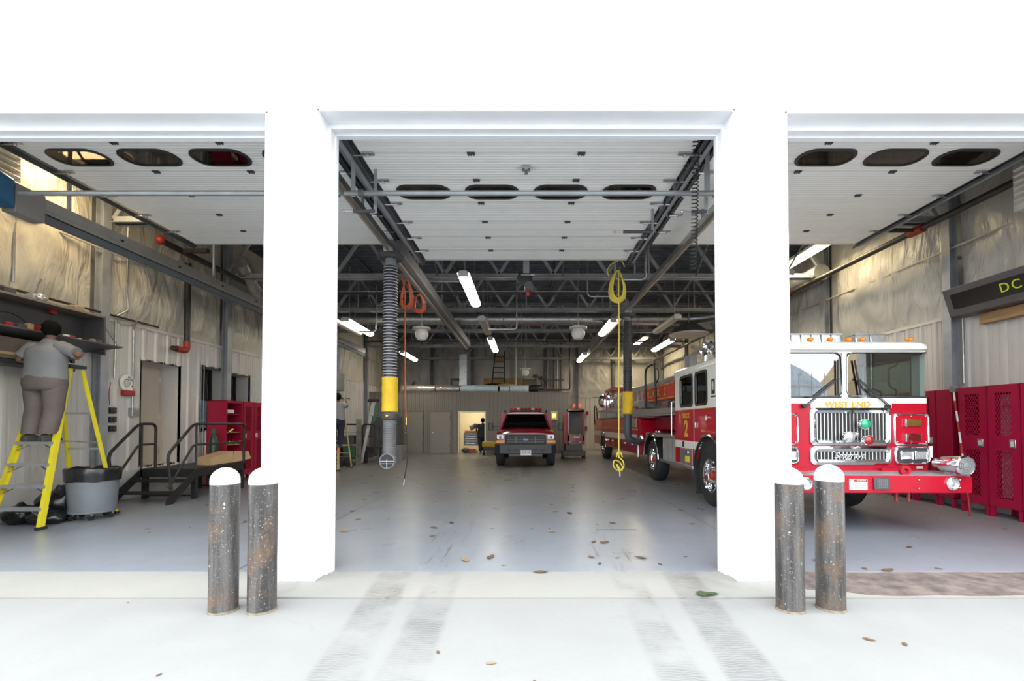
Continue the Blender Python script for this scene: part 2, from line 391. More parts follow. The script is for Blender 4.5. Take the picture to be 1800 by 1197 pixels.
# side walls: ribbed metal below, insulation above
def ribwall(side, holes):
    s = -1 if side == 'left' else 1; X = 7.7*s
    w = MB()
    w.holes('x', X if s > 0 else X-.04, .04, 4.42, 26.2, .54, 3.36, holes)
    y = 4.55
    while y < 26.1:
        segs = [(.54,3.36)]
        for h in holes:
            if h[0]-.03 < y < h[1]+.03:
                segs = [q for sg in segs for q in ((sg[0], min(sg[1], h[2])), (max(sg[0], h[3]), sg[1])) if q[1]-q[0] > .02]
        for a, b in segs:
            w.prism([(X, y-.045, a), (X-s*.03, y-.025, a), (X-s*.03, y+.025, a), (X, y+.045, a)], (0,0,b-a))
        for dy in (.1,.2):
            for a, b in segs: w.box(X, X-s*.006, y+dy-.008, y+dy+.008, a, b)
        y += .305
    w.box(X, X-s*.035, 4.5, 26.1, 3.34, 3.40) if not holes else w.box(X, X+.03, 4.5, 26.1, 3.34, 3.40)
    struct(w, 'wall_'+side, PANEL)
    struct(MB().box(X-s*.02, X+s*.1, 4.42, 26.2, 0, .54), 'baseboard_'+side, LGREY)
    struct(MB().box(X+s*.05 if holes else X+s*.041, X+s*.12, 4.42, 26.2, 3.36, 6.34), 'wall_upper_'+side, MGREY)
LH = [(9.09,10.1,.6,2.71), (10.75,11.67,1.28,2.81), (11.87,12.65,1.28,2.75)]
ribwall('left', LH); ribwall('right', [])
for i, (a, b, z0, z1) in enumerate(LH):
    D = -8.12; t = MB()
    t.box(D,-7.70,a-.03,a,z0-.03,z1+.03); t.box(D,-7.70,b,b+.03,z0-.03,z1+.03); t.box(D,-7.70,a,b,z1,z1+.03); t.box(D,-7.70,a,b,z0-.03,z0)
    struct(t, f'trim_{6+i}', PANEL)
# recessed tan door
d = struct(MB().box(-8.16,-8.11,9.12,10.07,.6,2.68), 'door_1', TAN)
f = MB(); f.box(-8.12,-8.06,9.09,9.14,.6,2.71); f.box(-8.12,-8.06,10.05,10.1,.6,2.71); f.box(-8.12,-8.06,9.14,10.05,2.66,2.71); f.obj('door_frame', TAN, d)
for z in (.85,1.6,2.4): MB().cyl((-8.10,10.04,z-.06),(-8.10,10.04,z+.06),.014,n=8).obj('hinge', ALU, d)
h = MB(); h.cyl((-8.11,9.22,1.6),(-8.05,9.22,1.6),.03,n=12); h.beam((-8.05,9.22,1.6),(-8.05,9.34,1.6),.02,.03); h.obj('door_handle', ALU, d)
for i, (a, b, z0, z1) in enumerate(LH[1:]):
    f = MB(); m = (z0+z1)/2
    f.holes('x', -8.14, .07, a, b, z0, z1, [(a+.05,b-.05,z0+.05,m-.02), (a+.05,b-.05,m+.02,z1-.05)])
    wn = struct(f, f'window_{i+1}', BLACK)
    MB().box(-8.12,-8.115,a+.05,b-.05,z0+.05,z1-.05).obj('pane', GDARK, wn)
    MB().box(-8.18,-8.17,a+.02,b-.02,m,z1-.02).obj('roller_shade', M('beige_shade', (.45,.40,.30), .8), wn)
# back wall and the built-in room in front of it
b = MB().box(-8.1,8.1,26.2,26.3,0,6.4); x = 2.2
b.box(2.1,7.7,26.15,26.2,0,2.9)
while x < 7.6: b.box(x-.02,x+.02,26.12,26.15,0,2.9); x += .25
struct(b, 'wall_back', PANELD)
pw = MB(); pw.holes('y', 22.2, .1, -7.66, 2.08, 0, 2.97, [(-3.25,-2.03,-1,2.02)])
x = -7.5
while x < 2.05:
    if x < -3.3 or x > -1.98: pw.box(x-.012,x+.012,22.18,22.2,0,2.97)
    else: pw.box(x-.012,x+.012,22.18,22.2,2.05,2.97)
    x += .2
pw.box(-7.66,2.1,22.16,22.3,2.97,3.0); pw.box(2.0,2.08,22.3,26.1,0,2.97)
struct(pw, 'wall_partition', M('partition_panel', (.22,.20,.17), .5, var=.06))
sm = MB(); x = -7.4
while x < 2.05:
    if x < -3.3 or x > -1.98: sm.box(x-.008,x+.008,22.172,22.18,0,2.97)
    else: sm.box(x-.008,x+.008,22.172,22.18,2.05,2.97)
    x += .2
struct(sm, 'trim_12', M('panel_shadow_line', (.13,.12,.10), .6), smooth=0)  # shadow lines of the partition ribs, put in as dark strips
struct(MB().box(-7.6,2.0,22.3,26.1,2.9,2.97), 'floor_mezzanine', PLY)
CRM = M('cream_room_wall', (.78,.70,.50), .6, var=.03)
rm = MB(); rm.box(-4.4,2.0,25.0,25.1,0,2.9); rm.box(-4.5,-4.4,22.3,25.1,0,2.9)
struct(rm, 'wall_workroom', CRM)
struct(MB().box(-3.31,-3.25,22.17,22.31,0,2.05).box(-2.03,-1.97,22.17,22.31,0,2.05).box(-3.25,-2.03,22.17,22.31,2.0,2.06), 'trim_9', CRM)
def flatdoor(n, x0, x1, handle):
    d = struct(MB().box(x0+.04,x1-.04,22.15,22.19,.01,2.02), f'door_{n}', M('grey_white_door', (.24,.22,.19), .45, var=.04))
    MB().box(x0,x0+.04,22.14,22.2,0,2.08).box(x1-.04,x1,22.14,22.2,0,2.08).box(x0,x1,22.14,22.2,2.03,2.08).obj('door_frame', M('door_frame_grey', (.17,.155,.135), .5), d)
    MB().ball((handle,22.11,1.0),.04,10,8).obj('door_knob', ALU, d)
    for z in (.4,1.05,1.75): MB().cyl((x1-.05,22.14,z-.05),(x1-.05,22.14,z+.05),.012,n=8).obj('hinge', STEELD, d)
flatdoor(2, -4.70,-3.66,-4.52); flatdoor(3, -6.0,-5.0,-5.85)

# insulation blankets: wrinkled vinyl between the columns
def blanket(axis, at, s, u0, u1, z0, z1, mat, label, seed=0, group='insulation blankets on the walls'):
    nu = max(8, int((u1-u0)*16)); nz = max(8, int((z1-z0)*14)); mb = MB(); rows = []
    for j in range(nz+1):
        r = []
        for i in range(nu+1):
            u = u0+(u1-u0)*i/nu; z = z0+(z1-z0)*j/nz; fu = i/nu; fz = j/nz
            e = min(1, min(fu,1-fu)*8)*min(1, min(fz,1-fz)*8)
            q = Vector((u*1.3+seed*7, z*.55+.4*noise.noise(Vector((u,z,seed))), seed))
            d = .10*math.sin(PI*fu)**.5*math.sin(PI*min(1,fz*1.1))**.5+.055*noise.noise(q*2)+.028*abs(noise.noise(Vector((u*4+2*z,z*1.6,seed+3))))*2
            diag = abs(noise.noise(Vector((u*2.2+z*1.2+seed, (z-u)*.5, 9.)))); d += .05*max(0,.25-diag)*2
            d = max(.004, d*e+.004)
            r.append((at-s*d, u, z) if axis == 'x' else (u, at-s*d, z))
        rows.append(r)
    n = nu+1; vs = [p for r in rows for p in r]; fs = [(j*n+i, j*n+i+1, (j+1)*n+i+1, (j+1)*n+i) for j in range(nz) for i in range(nu)]
    o = len(vs)
    back = [((at, p[1], p[2]) if axis == 'x' else (p[0], at, p[2])) for p in vs]
    vs += back; fs += [(o+c, o+b_, o+a, o+d_) for a, b_, c, d_ in [(f[0],f[1],f[2],f[3]) for f in fs]]
    rim = [i for i in range(n)]+[j*n+nu for j in range(1,nz+1)]+[nz*n+i for i in range(nu-1,-1,-1)]+[j*n for j in range(nz-1,0,-1)]
    fs += [(a, b2, o+b2, o+a) for a, b2 in zip(rim, rim[1:]+rim[:1])]
    mb.add(vs, fs); return mb.obj('insulation_blanket', mat, label=label, cat='insulation', smooth=80)
CY = [8.1, 11.5, 14.9, 18.2, 21.6, 25.6]
names = ['between front wall and first column', 'between the first and second steel columns', 'between the second and third steel columns', 'between the third and fourth steel columns', 'between the fourth and fifth steel columns', 'in the last bay by the back wall']
for s, side, mt in ((-1,'left',INSL), (1,'right',INSR)):
    ys = [4.5]+CY; 
    for i in range(6):
        a = ys[i]+(.12 if i else 0); b2 = ys[i+1]-.12
        if s < 0 and i == 3: b2 -= 0
        blanket('x', 7.7*s, s, a, b2, 3.38 if s > 0 else 3.32, 6.27, mt, f'wrinkled insulation vinyl high on the {side} wall, {names[i]}', seed=i+(10 if s > 0 else 0))
bx = [-7.5,-5.4,-3.1,-.9,1.3,2.9,5.0,7.5]
for i in range(7):
    blanket('y', 26.15, 1, bx[i]+.06, bx[i+1]-.06, 2.95, 6.25, INSR, f'cream insulation vinyl on the back wall, number {"one two three four five six seven".split()[i]} counted from the left corner', seed=30+i)
for i, s in enumerate((-1,1)):
    t = MB(); 
    for z in (4.55,): t.box(7.565*s, 7.59*s, 4.6, 26, z, z+.03)
    struct(t, f'trim_{10+i}', M('vinyl_batten', (.45,.42,.36), .5))

# steel columns
def column(x, y, s, label, h=6.1):
    c = T('steel_column', label, 'column', (x,y,0), 'steel wall columns')
    MB().box(x-.012,x+.012,y-.09,y+.09,0,h).xf(Matrix()) ; m = MB(); m.box(x-.055,x+.055,y-.006,y+.006,0,h); m.obj('web', STEEL, c)
    MB().box(x-.07,x-.055,y-.08,y+.08,0,h).obj('flange', STEEL, c); MB().box(x+.055,x+.07,y-.08,y+.08,0,h).obj('flange', STEEL, c)
    MB().box(x-.09,x+.09,y-.12,y+.12,0,.02).obj('base_plate', STEELD, c)
ords = ['first','second','third','fourth','fifth','sixth']
for s, side in ((-1,'left'),(1,'right')):
    for i, y in enumerate(CY): column(7.59*s, y, s, f'dark grey steel column on the {side} wall, {ords[i]} back from the doors')
for i, x in enumerate((-5.4,-3.1,1.1,2.9,5.0)):
    t = T('wall_post', f'dark steel post against the back wall, {ords[i]} from the left', 'column', (x,26.0,0), 'back wall posts')
    MB().box(x-.08,x+.08,25.95,26.04,0,6.0).obj('post', STEELD, t)

# roof trusses
def truss(y, zb, zt, label):
    t = T('roof_truss', label, 'truss', (0,y,zb), 'steel roof trusses')
    def ch(z, nm, h):
        m = MB(); m.box(-7.4,7.4,y-.10,y-.012,z,z+.012).box(-7.4,7.4,y+.012,y+.10,z,z+.012).box(-7.4,7.4,y-.024,y-.012,z,z+h).box(-7.4,7.4,y+.012,y+.024,z,z+h); m.obj(nm, STEEL, t, smooth=0)
    ch(zb, 'bottom_chord', .13); ch(zt-.12, 'top_chord', .12)
    n = 11; p = 14.8/n
    for i in range(n):
        xa = -7.4+i*p; xm = xa+p/2; xb = xa+p
        MB().angle((xa,y,zb+.08),(xm,y,zt-.08),.065,.01,(0,1,0)).obj('web_member', STEEL, t, smooth=0)
        MB().angle((xm,y,zt-.08),(xb,y,zb+.08),.065,.01,(0,1,0)).obj('web_member', STEEL, t, smooth=0)
        if i % 2: MB().beam((xm,y,zb+.05),(xm,y,zt-.08),.04,.04,(0,1,0)).obj('strut', STEEL, t, smooth=0)
for i, y in enumerate((8.1,11.2,14.5,17.8,21.3,25.4)):
    truss(y, 5.03, 6.2, f'open web steel roof truss, {ords[i]} back from the bay doors')
for i, x in enumerate((-4.9,-2.2,.9,4.2,6.4)):
    t = T('roof_purlin', f'long steel purlin under the roof deck, {ords[i]} from the left wall', 'beam', (x,15,6.2), 'roof purlins')
    MB().box(x-.03,x+.03,4.6,26,6.2,6.28).obj('beam', STEELD, t, smooth=0)
    m = MB(); yy = 9.5
    while yy < 25: MB().beam((x,yy,6.2),(x,yy+1.7,5.1),.03,.03).obj('bridging', STEELD, t, smooth=0); yy += 3.4
# ================================================================== DOORS RAISED OVERHEAD
PANW = M('door_panel_white', (.86,.865,.85), .4, var=.03)
GDOOR = G('door_pane', (.30,.27,.25), .02)
DARKG = M('dark_gasket', (.025,.025,.028), .5)
def bay_door(xc, hw, z, seams, win, wxs, label):
    t = T('sectional_door', label, 'garage door', (xc, seams[0], z), 'overhead doors rolled up under the roof')
    for i, (a, b) in enumerate(zip(seams, seams[1:])):
        m = MB(); hs = []
        if i == win:
            ym = (a+b)/2; hs = [(x-.30, x+.30, ym-.125, ym+.125) for x in wxs]
        m.holes('z', z, .045, xc-hw, xc+hw, a+.004, b-.004, hs)
        # ribs running along the section
        y = a+.05
        while y < b-.03:
            if i == win and hs and abs(y-(a+b)/2) < .14:
                edges = [xc-hw]+[v for h in hs for v in (h[0]-.01, h[1]+.01)]+[xc+hw]
                for e0, e1 in zip(edges[::2], edges[1::2]): m.prism([(e0,y-.006,z),(e0,y,z-.005),(e0,y+.006,z)], (e1-e0,0,0))
            else: m.prism([(xc-hw,y-.006,z),(xc-hw,y,z-.005),(xc-hw,y+.006,z)], (2*hw,0,0))
            y += .055
        sec = m.obj('door_section', PANW, t, smooth=20)
        if i == win:
            for x in wxs:
                ym = (a+b)/2
                o2 = rrect(.73,.37,.17,8); i2 = rrect(.66,.30,.14,8); fr = MB(); n = len(o2)
                fr.loft([[(x+p[0],ym+p[1],z+.002) for p in o2], [(x+p[0],ym+p[1],z-.018) for p in o2], [(x+p[0],ym+p[1],z-.018) for p in i2], [(x+p[0],ym+p[1],z+.04) for p in i2]], cap=False)
                # corner fill between the rounded frame and the square cut
                f = fr.obj('window', DARKG, t)
                MB().prism([(x+p[0],ym+p[1],z-.012) for p in i2], (0,0,.004)).obj('pane', GDOOR, f)
        if i:
            for k, x in enumerate((xc-hw*.333, xc+hw*.333)):
                h = MB(); h.box(x-.045,x+.045,a-.022,a+.022,z-.012,z-.004); 
                for q in (-.03,0,.03): h.box(x+q-.008,x+q+.008,a-.03,a+.03,z-.022,z-.012)
                h.obj('hinge', DGREY, t)
            for s in (-1,1):
                x = xc+s*(hw-.09); h = MB(); h.box(x-.07,x+.07,a-.03,a+.03,z-.02,z-.004); h.cyl((x,a,z-.03),(x+s*.2,a,z-.03),.01,n=6)
                h.ball((x,a,z-.035),.02,8,6); h.obj('roller_bracket', ALU, t)
    m = MB().box(xc-hw,xc+hw,seams[-1]-.02,seams[-1]+.02,z-.01,z+.06); m.obj('end_strip', LGREY, t)
    return t
cd = bay_door(0,1.93,4.59,[4.62,5.22,5.80,6.41,7.01,7.61,8.18,8.66],2,[-1.39,-.465,.465,1.39],'raised white panel door over the middle bay, four dark oval windows')
bay_door(-4.38,1.93,4.87,[4.84,5.46,6.10,6.74,7.37,8.0,8.6],1,[-5.74,-4.84,-3.93,-3.0],'raised white panel door over the left bay, above the man on the ladder')
bay_door(4.33,1.93,4.87,[4.84,5.46,6.10,6.74,7.37,8.0,8.6],1,[2.95,3.85,4.75,5.65],'raised white panel door over the right bay, above the fire engine cab')
# door latch in the middle of the centre door
l = MB(); l.cyl((-.12,5.50,4.56),(.12,5.50,4.56),.008,n=8); l.box(-.05,.05,5.46,5.54,4.55,4.585); l.box(-.02,.02,5.44,5.56,4.52,4.56); l.obj('door_latch', ALU, cd)

def tracks(xd, s, z, y1, label):
    """steel tracks beside a door edge; s points away from the door"""
    x = xd+s*.06
    t = T('door_track', label, 'door track', (x, 4.6, 0), 'steel door tracks')
    MB().box(x-.028,x+.028,4.6,y1,z-.03,z-.024).box(x-.028,x-.022,4.6,y1,z-.06,z-.03).box(x+.022,x+.028,4.6,y1,z-.03,z+.03).obj('channel', STEELD, t, smooth=0)
    MB().box(x+s*.05,x+s*.056,4.6,y1,z-.02,z+.07).box(x+s*.05,x+s*.11,4.6,y1,z-.02,z-.014).obj('stiffener_angle', STEEL, t, smooth=0)
    MB().beam((x+s*.01,4.56,.05),(x+s*.01,4.56,z-.15),.05,.09).obj('upright_track', GALV, t)
    for y in (6.2,7.5,y1-.1): MB().beam((x+s*.05,y,z),(x+s*.05,y,6.15),.045,.006,(0,1,0)).obj('hanger', STEEL, t)
    MB().beam((x+s*.05,5.6,6.1),(x+s*.05,6.9,z+.03),.04,.006,(0,1,0)).obj('hanger', STEEL, t)
for xd, s, z, y1, lb in ((-1.93,-1,4.59,8.8,'dark steel track along the left edge of the middle bay door'), (1.93,1,4.59,8.8,'dark steel track along the right edge of the middle bay door'),
                     (-2.45,1,4.87,8.7,'dark steel track along the right edge of the left bay door'), (-6.31,-1,4.87,8.7,'dark steel track along the left edge of the left bay door'),
                     (2.40,-1,4.87,8.7,'dark steel track along the left edge of the right bay door'), (6.26,1,4.87,8.7,'dark steel track along the right edge of the right bay door')):
    tracks(xd, s, z, y1, lb)
# torsion shafts across the openings
for x0, x1, lb in ((-6.0,-2.2,'galvanised round shaft crossing below the left bay door'), (-2.15,2.3,'galvanised round shaft crossing below the middle bay door')):
    t = T('torsion_shaft', lb, 'shaft', ((x0+x1)/2,5.33,4.17))
    MB().cyl((x0,5.33,4.17),(x1,5.33,4.17),.031,n=14).obj('shaft', M('shaft_grey', (.34,.36,.37), .35, .6), t)
    for x in ((x0+.1, x1-.15) if x0 > -3 else (x1-.15,)):
        MB().beam((x,5.33,4.13),(x,5.33,4.82),.05,.008,(0,1,0)).obj('bracket', STEEL, t)
        MB().lathe([(.045,-.03),(.045,.03)],(x+.1,5.33,4.17),(1,0,0),14).obj('collar', STEELD, t)
# spring bumpers sticking out beside the tracks
for x0, x1, y, z, lb in ((-2.25,-1.86,5.55,4.06,'spring bumper rod beside the upper left corner of the middle door'), (1.3,1.85,6.6,4.25,'spring bumper rod pointing left, right of the middle door windows'), (1.9,2.2,5.5,4.03,'spring bumper rod beside the black coiled cable')):
    t = T('spring_bumper', lb, 'spring bumper', (x0,y,z))
    a, b = (x0, x1); MB().cyl((a+.12,y,z),(b,y,z),.022,n=10).obj('barrel', DGREY, t); MB().cyl((a,y,z),(a+.12,y,z),.009,n=8).obj('rod', ALU, t); MB().ball((a,y,z),.02,8,6).obj('tip', ALU, t)
    MB().beam((b,y,z-.03),(b,y,4.62),.04,.008,(0,1,0)).obj('bracket', STEEL, t)
# door opener at the back edge of the middle door
t = T('door_opener', 'black round door opener hanging at the back edge of the middle door', 'door opener', (0,8.85,4.2))
MB().box(-.06,.06,8.8,8.9,4.38,4.66).obj('bracket', MGREY, t)
MB().lathe([(.13,-.03),(.15,-.02),(.15,.02),(.13,.03)],(-.03,8.85,4.28),(0,1,0),24).obj('chain_wheel', BLACK, t)
m = MB().cyl((.05,8.75,4.12),(.05,8.98,4.12),.085,n=16); m.obj('motor', DGREY, t)
MB().box(-.02,.10,8.80,8.92,4.02,4.10).box(.0,.06,8.82,8.9,3.94,4.02).obj('red_release', M('dull_red', (.30,.03,.03), .5), t)
MB().box(-.1,.16,8.82,8.88,4.33,4.36).obj('cross_bar', ALU, t)
MB().tube([(-.09,8.9,4.1),(-.09,8.9,2.2)],.004,5).obj('pull_cord', DGREY, t)
# coiled black cable at the right jamb
pts = [(1.835+.035*math.cos(a)-.0, 4.85+.02*math.sin(a)+.1*(a/220), 4.55-a*.0065) for a in [i*.55 for i in range(400)]]
MB().tube(pts,.006,5).obj('coiled_cable', BLACK, label='black coiled cable hanging inside the right jamb of the middle bay', cat='cable')

# ================================================================== EXHAUST EXTRACTION RAILS AND HOSES
def rail(x, z, y0, ym, y1, label, w=.15):
    t = T('exhaust_rail', label, 'exhaust rail', (x,y0,z), 'vehicle exhaust rails')
    MB().box(x-.06,x+.06,y0,ym,z-.04,z-.03).box(x-.06,x-.05,y0,ym,z-.03,z+.06).box(x+.05,x+.06,y0,ym,z-.03,z+.06).obj('channel', ALU, t, smooth=0)
    MB().box(x-.02,x+.02,y0,y1,z-.09,z-.04).obj('lip', M('rail_lip', (.45,.40,.33), .4, .5), t, smooth=0)
    MB().box(x-w,x+w,ym,y1,z+.0,z+.24).obj('suction_duct', MGREY, t, bevel=.02)
    y = y0+1.2
    while y < y1: MB().beam((x,y,z+.06),(x,y,6.2),.035,.035,(0,1,0)).obj('hanger_rod', STEEL, t); y += 3.2
    return t
rail(-2.47,4.62,5.6,8.35,18.8,'grey exhaust rail and duct running back above the near striped hose')
rail(2.82,4.62,6.0,12.7,21.2,'grey exhaust rail and duct running back beside the ladder truck')
def hose(x, y, ztop, zy1, zy0, zend, r, label, bigend, stripe):
    t = T('exhaust_hose', label, 'hose', (x,y,zend))
    prof = []; z = ztop; n = 0; m1 = MB(); p = []
    h = ztop-zy1; step = .052
    k = int(h/step)
    for i in range(k):
        z = zy1+i*step; p += [(r, z), (r*1.0, z+step*.30), (r*.86, z+step*.42), (r*.86, z+step*.88)]
    MB().lathe(p, (x,y,0), n=24).obj('corrugated_hose', M('hose_dark', (.035,.037,.042), .45, var=.1), t, smooth=25)
    if stripe:
        w = MB()
        for i in range(k): zz = zy1+i*step; w.lathe([(r*1.012, zz+.002),(r*1.012, zz+step*.28)], (x,y,0), n=24, cap=False)
        w.obj('wear_strip', M('hose_grey_strip', (.50,.51,.53), .4), t)
    p = [(r*1.10, zy0+(zy1-zy0)*i/10+.0) for i in range(11)]
    p = [(r*(1.12+.03*math.sin(i*2.1)), q[1]) for i, q in enumerate(p)]
    MB().lathe([(r*.9,p[0][1]-.01)]+p+[(r*.9,p[-1][1]+.02)], (x,y,0), n=24).obj('yellow_sleeve', YELH, t)
    if bigend:
        MB().lathe([(r*.9,zy0-.16),(r*1.15,zy0-.14),(r*1.3,zy0-.08),(r*1.3,zy0-.03),(r*1.0,zy0)], (x,y,0), n=24).obj('cuff', DGREY, t)
        MB().ball((x,y-r*1.3,zy0-.08),.035,10,8).obj('cuff_valve', BRASS, t)
        p = []; z = zend+.14
        while z < zy0-.17: p += [(r*.98,z),(r*.98,z+.015),(r*.9,z+.022),(r*.9,z+.033)]; z += .04
        MB().lathe(p, (x,y,0), n=24).obj('grey_hose', M('hose_plain_grey', (.16,.165,.17), .5, var=.1), t, smooth=25)
        c = Vector((x,y-.02,zend+.08)); e = MB()
        e.lathe([(r*1.0,-.09),(r*1.12,-.07),(r*1.12,.05),(r*1.0,.06)], c+Vector((0,-.08,0)), (0,-1,0), 24, cap=False); e.lathe([(r*1.12,.05),(r*.95,.045),(r*.95,-.07)], c+Vector((0,-.08,0)), (0,-1,0), 24, cap=False)
        e.obj('nozzle', MGREY, t)
        MB().lathe([(r*.95,0),(r*.95,.01)], c+Vector((0,-.112,0)), (0,-1,0), 24).obj('nozzle_inside', BLACK, t)
        g = MB(); g.beam(c+Vector((-r,-.13,-.0)), c+Vector((r,-.13,-.0)),.01,.01); g.beam(c+Vector((-r,-.13,-.045)), c+Vector((r,-.13,-.045)),.008,.008); g.beam(c+Vector((0,-.13,-r)), c+Vector((0,-.13,r*.3)),.01,.01); g.obj('grille', GALV, t)
    else:
        MB().lathe([(r*.8,zend),(r*.82,zend+.05),(r*.82,zy0-.02)], (x,y,0), n=20).obj('grey_hose', M('hose_slate', (.07,.085,.10), .5), t)
        MB().tube(bez([(x,y,zend+.02),(x+.05,y+.02,zend-.12),(x+.3,y+.1,zend-.2),(x+.6,y+.2,zend-.1)],8),r*.75,14).obj('hose_elbow', M('hose_slate_elbow', (.07,.085,.10), .5), t)
    # trolley and top saddle
    MB().lathe([(.20,ztop+.10),(.24,ztop+.13),(.24,ztop+.17),(.12,ztop+.22)], (x,y,0), n=24).obj('saddle', DGREY, t)
    MB().cyl((x,y,ztop-.03),(x,y,ztop+.14),r*.8,n=20).obj('hose_neck', M('neck_grey', (.22,.24,.26), .4), t)
    MB().box(x-.09,x+.09,y-.16,y+.16,ztop+.2,ztop+.28).obj('trolley', ALU, t, bevel=.01)
    return t
hose(-2.46,8.2,4.32,2.27,1.66,.70,.125,'big striped exhaust hose with yellow sleeve hanging left of centre, open end low',True,True)
hose(2.81,12.6,4.30,2.32,1.72,1.15,.125,'dark exhaust hose with yellow sleeve hanging beside the ladder truck',False,False)
# left bay rail with its blue end box
t = T('exhaust_rail', 'long ribbed aluminium rail with a blue end box high in the left bay', 'exhaust rail', (-6.5,5.4,4.3))
x, z = -6.5, 4.30
MB().box(x-.04,x+.04,5.3,18.2,z+.10,z+.16).box(x-.05,x-.03,5.3,18.2,z-.14,z+.10).box(x+.035,x+.05,5.3,18.2,z+.02,z+.10).box(x-.05,x+.055,5.3,18.2,z+.01,z+.03).box(x+.03,x+.05,5.3,18.2,z-.04,z+.01).obj('channel', M('rail_alu', (.34,.33,.32), .4, .6), t, smooth=0)
m = MB(); m.box(x-.02,x+.03,5.5,18.2,z-.15,z-.05); m.obj('rubber_lip', M('rubber_lip_grey', (.10,.12,.14), .5), t)
MB().box(x-.075,x+.10,5.64,6.0,z-.20,z+.17).obj('bracket_box', M('bracket_taupe', (.22,.21,.20), .45), t, bevel=.012)
m = MB(); m.prism([(x-.09,5.1,z-.05),(x-.09,5.64,z-.17),(x-.09,5.64,z+.20),(x-.09,5.40,z+.25),(x-.09,5.05,z+.14)],(.2,0,0)); m.obj('blue_end_box', BLUEP, t, bevel=.03)
for y in (6.4,9.4,12.4,15.4): MB().beam((x,y,z+.16),(x,y,6.2),.035,.035,(0,1,0)).obj('hanger_rod', STEEL, t)
for i in range(8): MB().cyl((x+.05,7.2+i*1.2,z+.06),(x+.07,7.2+i*1.2,z+.06),.02,n=8).obj('bolt', BLACK, t)

# ================================================================== DUCTS, PIPES
t = T('ventilation_duct', 'round grey ventilation duct crossing the roof space, elbow at right', 'duct', (0,16,5.1))
m = MB(); p = bez([(-7.3,16,5.14),(-4,16,5.14),(0,16,5.14),(4,16,5.14),(5.6,16,5.14),(6.4,15.6,5.14),(6.9,14.8,5.14),(7.15,13.6,5.14),(7.2,11,5.14)],6); m.tube(p,.20,20); m.obj('pipe', GALV, t)
for x in (-5,-2.9,-.8,1.5,3.9): MB().lathe([(.212,-.02),(.212,.02)],(x,16,5.14),(1,0,0),20).obj('joint_band', STEEL, t); 
for x in (-4,-1.5,1,3.4): MB().beam((x,16,5.3),(x,16,6.2),.02,.02,(0,1,0)).obj('hanger_rod', STEEL, t)
def pipe(name, pts, r, mat, label, cat='pipe', fit=None, fr=1.5, n=12, rb=.1):
    t = T(name, label, cat, pts[0]); MB().tube(bend(pts, rb), r, n).obj('run', mat, t)
    for a, b in (fit or []): MB().cyl(a, b, r*fr, n=n).obj('coupling', REDFIT, t)
    return t
# sprinkler mains
pipe('sprinkler_pipe', [(7.05,4.7,4.93),(7.05,25,4.93)], .055, PIPE, 'black sprinkler main along the right wall with a red coupling', fit=[((7.05,8.0,4.93),(7.05,8.28,4.93)),((7.05,12.1,4.93),(7.05,12.25,4.93))])
pipe('sprinkler_branch', [(7.05,8.14,4.93),(6.5,8.14,4.93)], .04, PIPE, 'short stub of black pipe leaving the red coupling on the right wall')
t = T('sprinkler_pipe', 'black sprinkler pipe with round red end cap high on the left wall', 'pipe', (-7.0,9.2,5.0))
MB().tube(bend([(-6.55,9.3,5.0),(-7.1,9.3,5.0)]),.05,12).obj('branch', PIPE, t); MB().tube([(-7.1,8.8,5.0),(-7.1,12.6,5.0)],.06,12).obj('run', PIPE, t)
MB().ball((-7.1,8.75,5.0),.085,12,8).obj('end_cap', REDFIT, t)
t = T('drain_pipe', 'black drop pipe with a red elbow at its foot on the left wall', 'pipe', (-7.45,9.95,3.1))
MB().cyl((-7.5,10.02,3.22),(-7.5,10.02,5.0),.06,n=14).obj('run', PIPE, t)
MB().tube(bend([(-7.5,10.02,3.26),(-7.5,10.02,3.05),(-7.5,9.72,3.05)],.12),.07,14).obj('elbow', REDFIT, t); MB().cyl((-7.5,9.74,3.05),(-7.5,9.62,3.05),.055,n=14).obj('stub', PIPE, t)
# flex duct and heater on the left
t = T('flexible_duct', 'shiny silver flexible duct bending down behind the left bay rail', 'duct', (-7.2,11.8,5.0))
p = bez([(-6.9,10.9,5.35),(-7.0,11.3,5.2),(-7.05,11.8,4.95),(-7.1,12.3,4.85)],10); MB().tube(p,[.17+.012*(i%2) for i in range(len(p))],18).obj('tube', FOIL, t)
MB().box(-7.3,-6.7,12.3,13.6,4.5,5.05).obj('plenum', GALV, t, bevel=.02)
def heater(x, y, z, s, label):
    t = T('unit_heater', label, 'heater', (x,y,z))
    MB().box(x-.28,x+.28,y-.36,y+.36,z-.3,z+.36).obj('casing', M('heater_casing', (.62,.60,.54), .4), t, bevel=.02)
    for k in range(7): MB().beam((x-s*.29,y-.32,z-.24+k*.085),(x-s*.29,y+.32,z-.24+k*.085),.05,.012,(s*.5,0,1)).obj('louvre', M('heater_louvre', (.7,.68,.6), .35), t)
    for dy in (-.3,.3): MB().cyl((x,y+dy,z+.36),(x,y+dy,6.25),.012,n=6).obj('hanger_rod', STEEL, t)
heater(-7.1,5.72,4.80,-1,'pale louvred unit heater at the top left beside the left bay door'); heater(7.15,6.0,4.72,1,'pale louvred unit heater at the far right beside the right bay door')
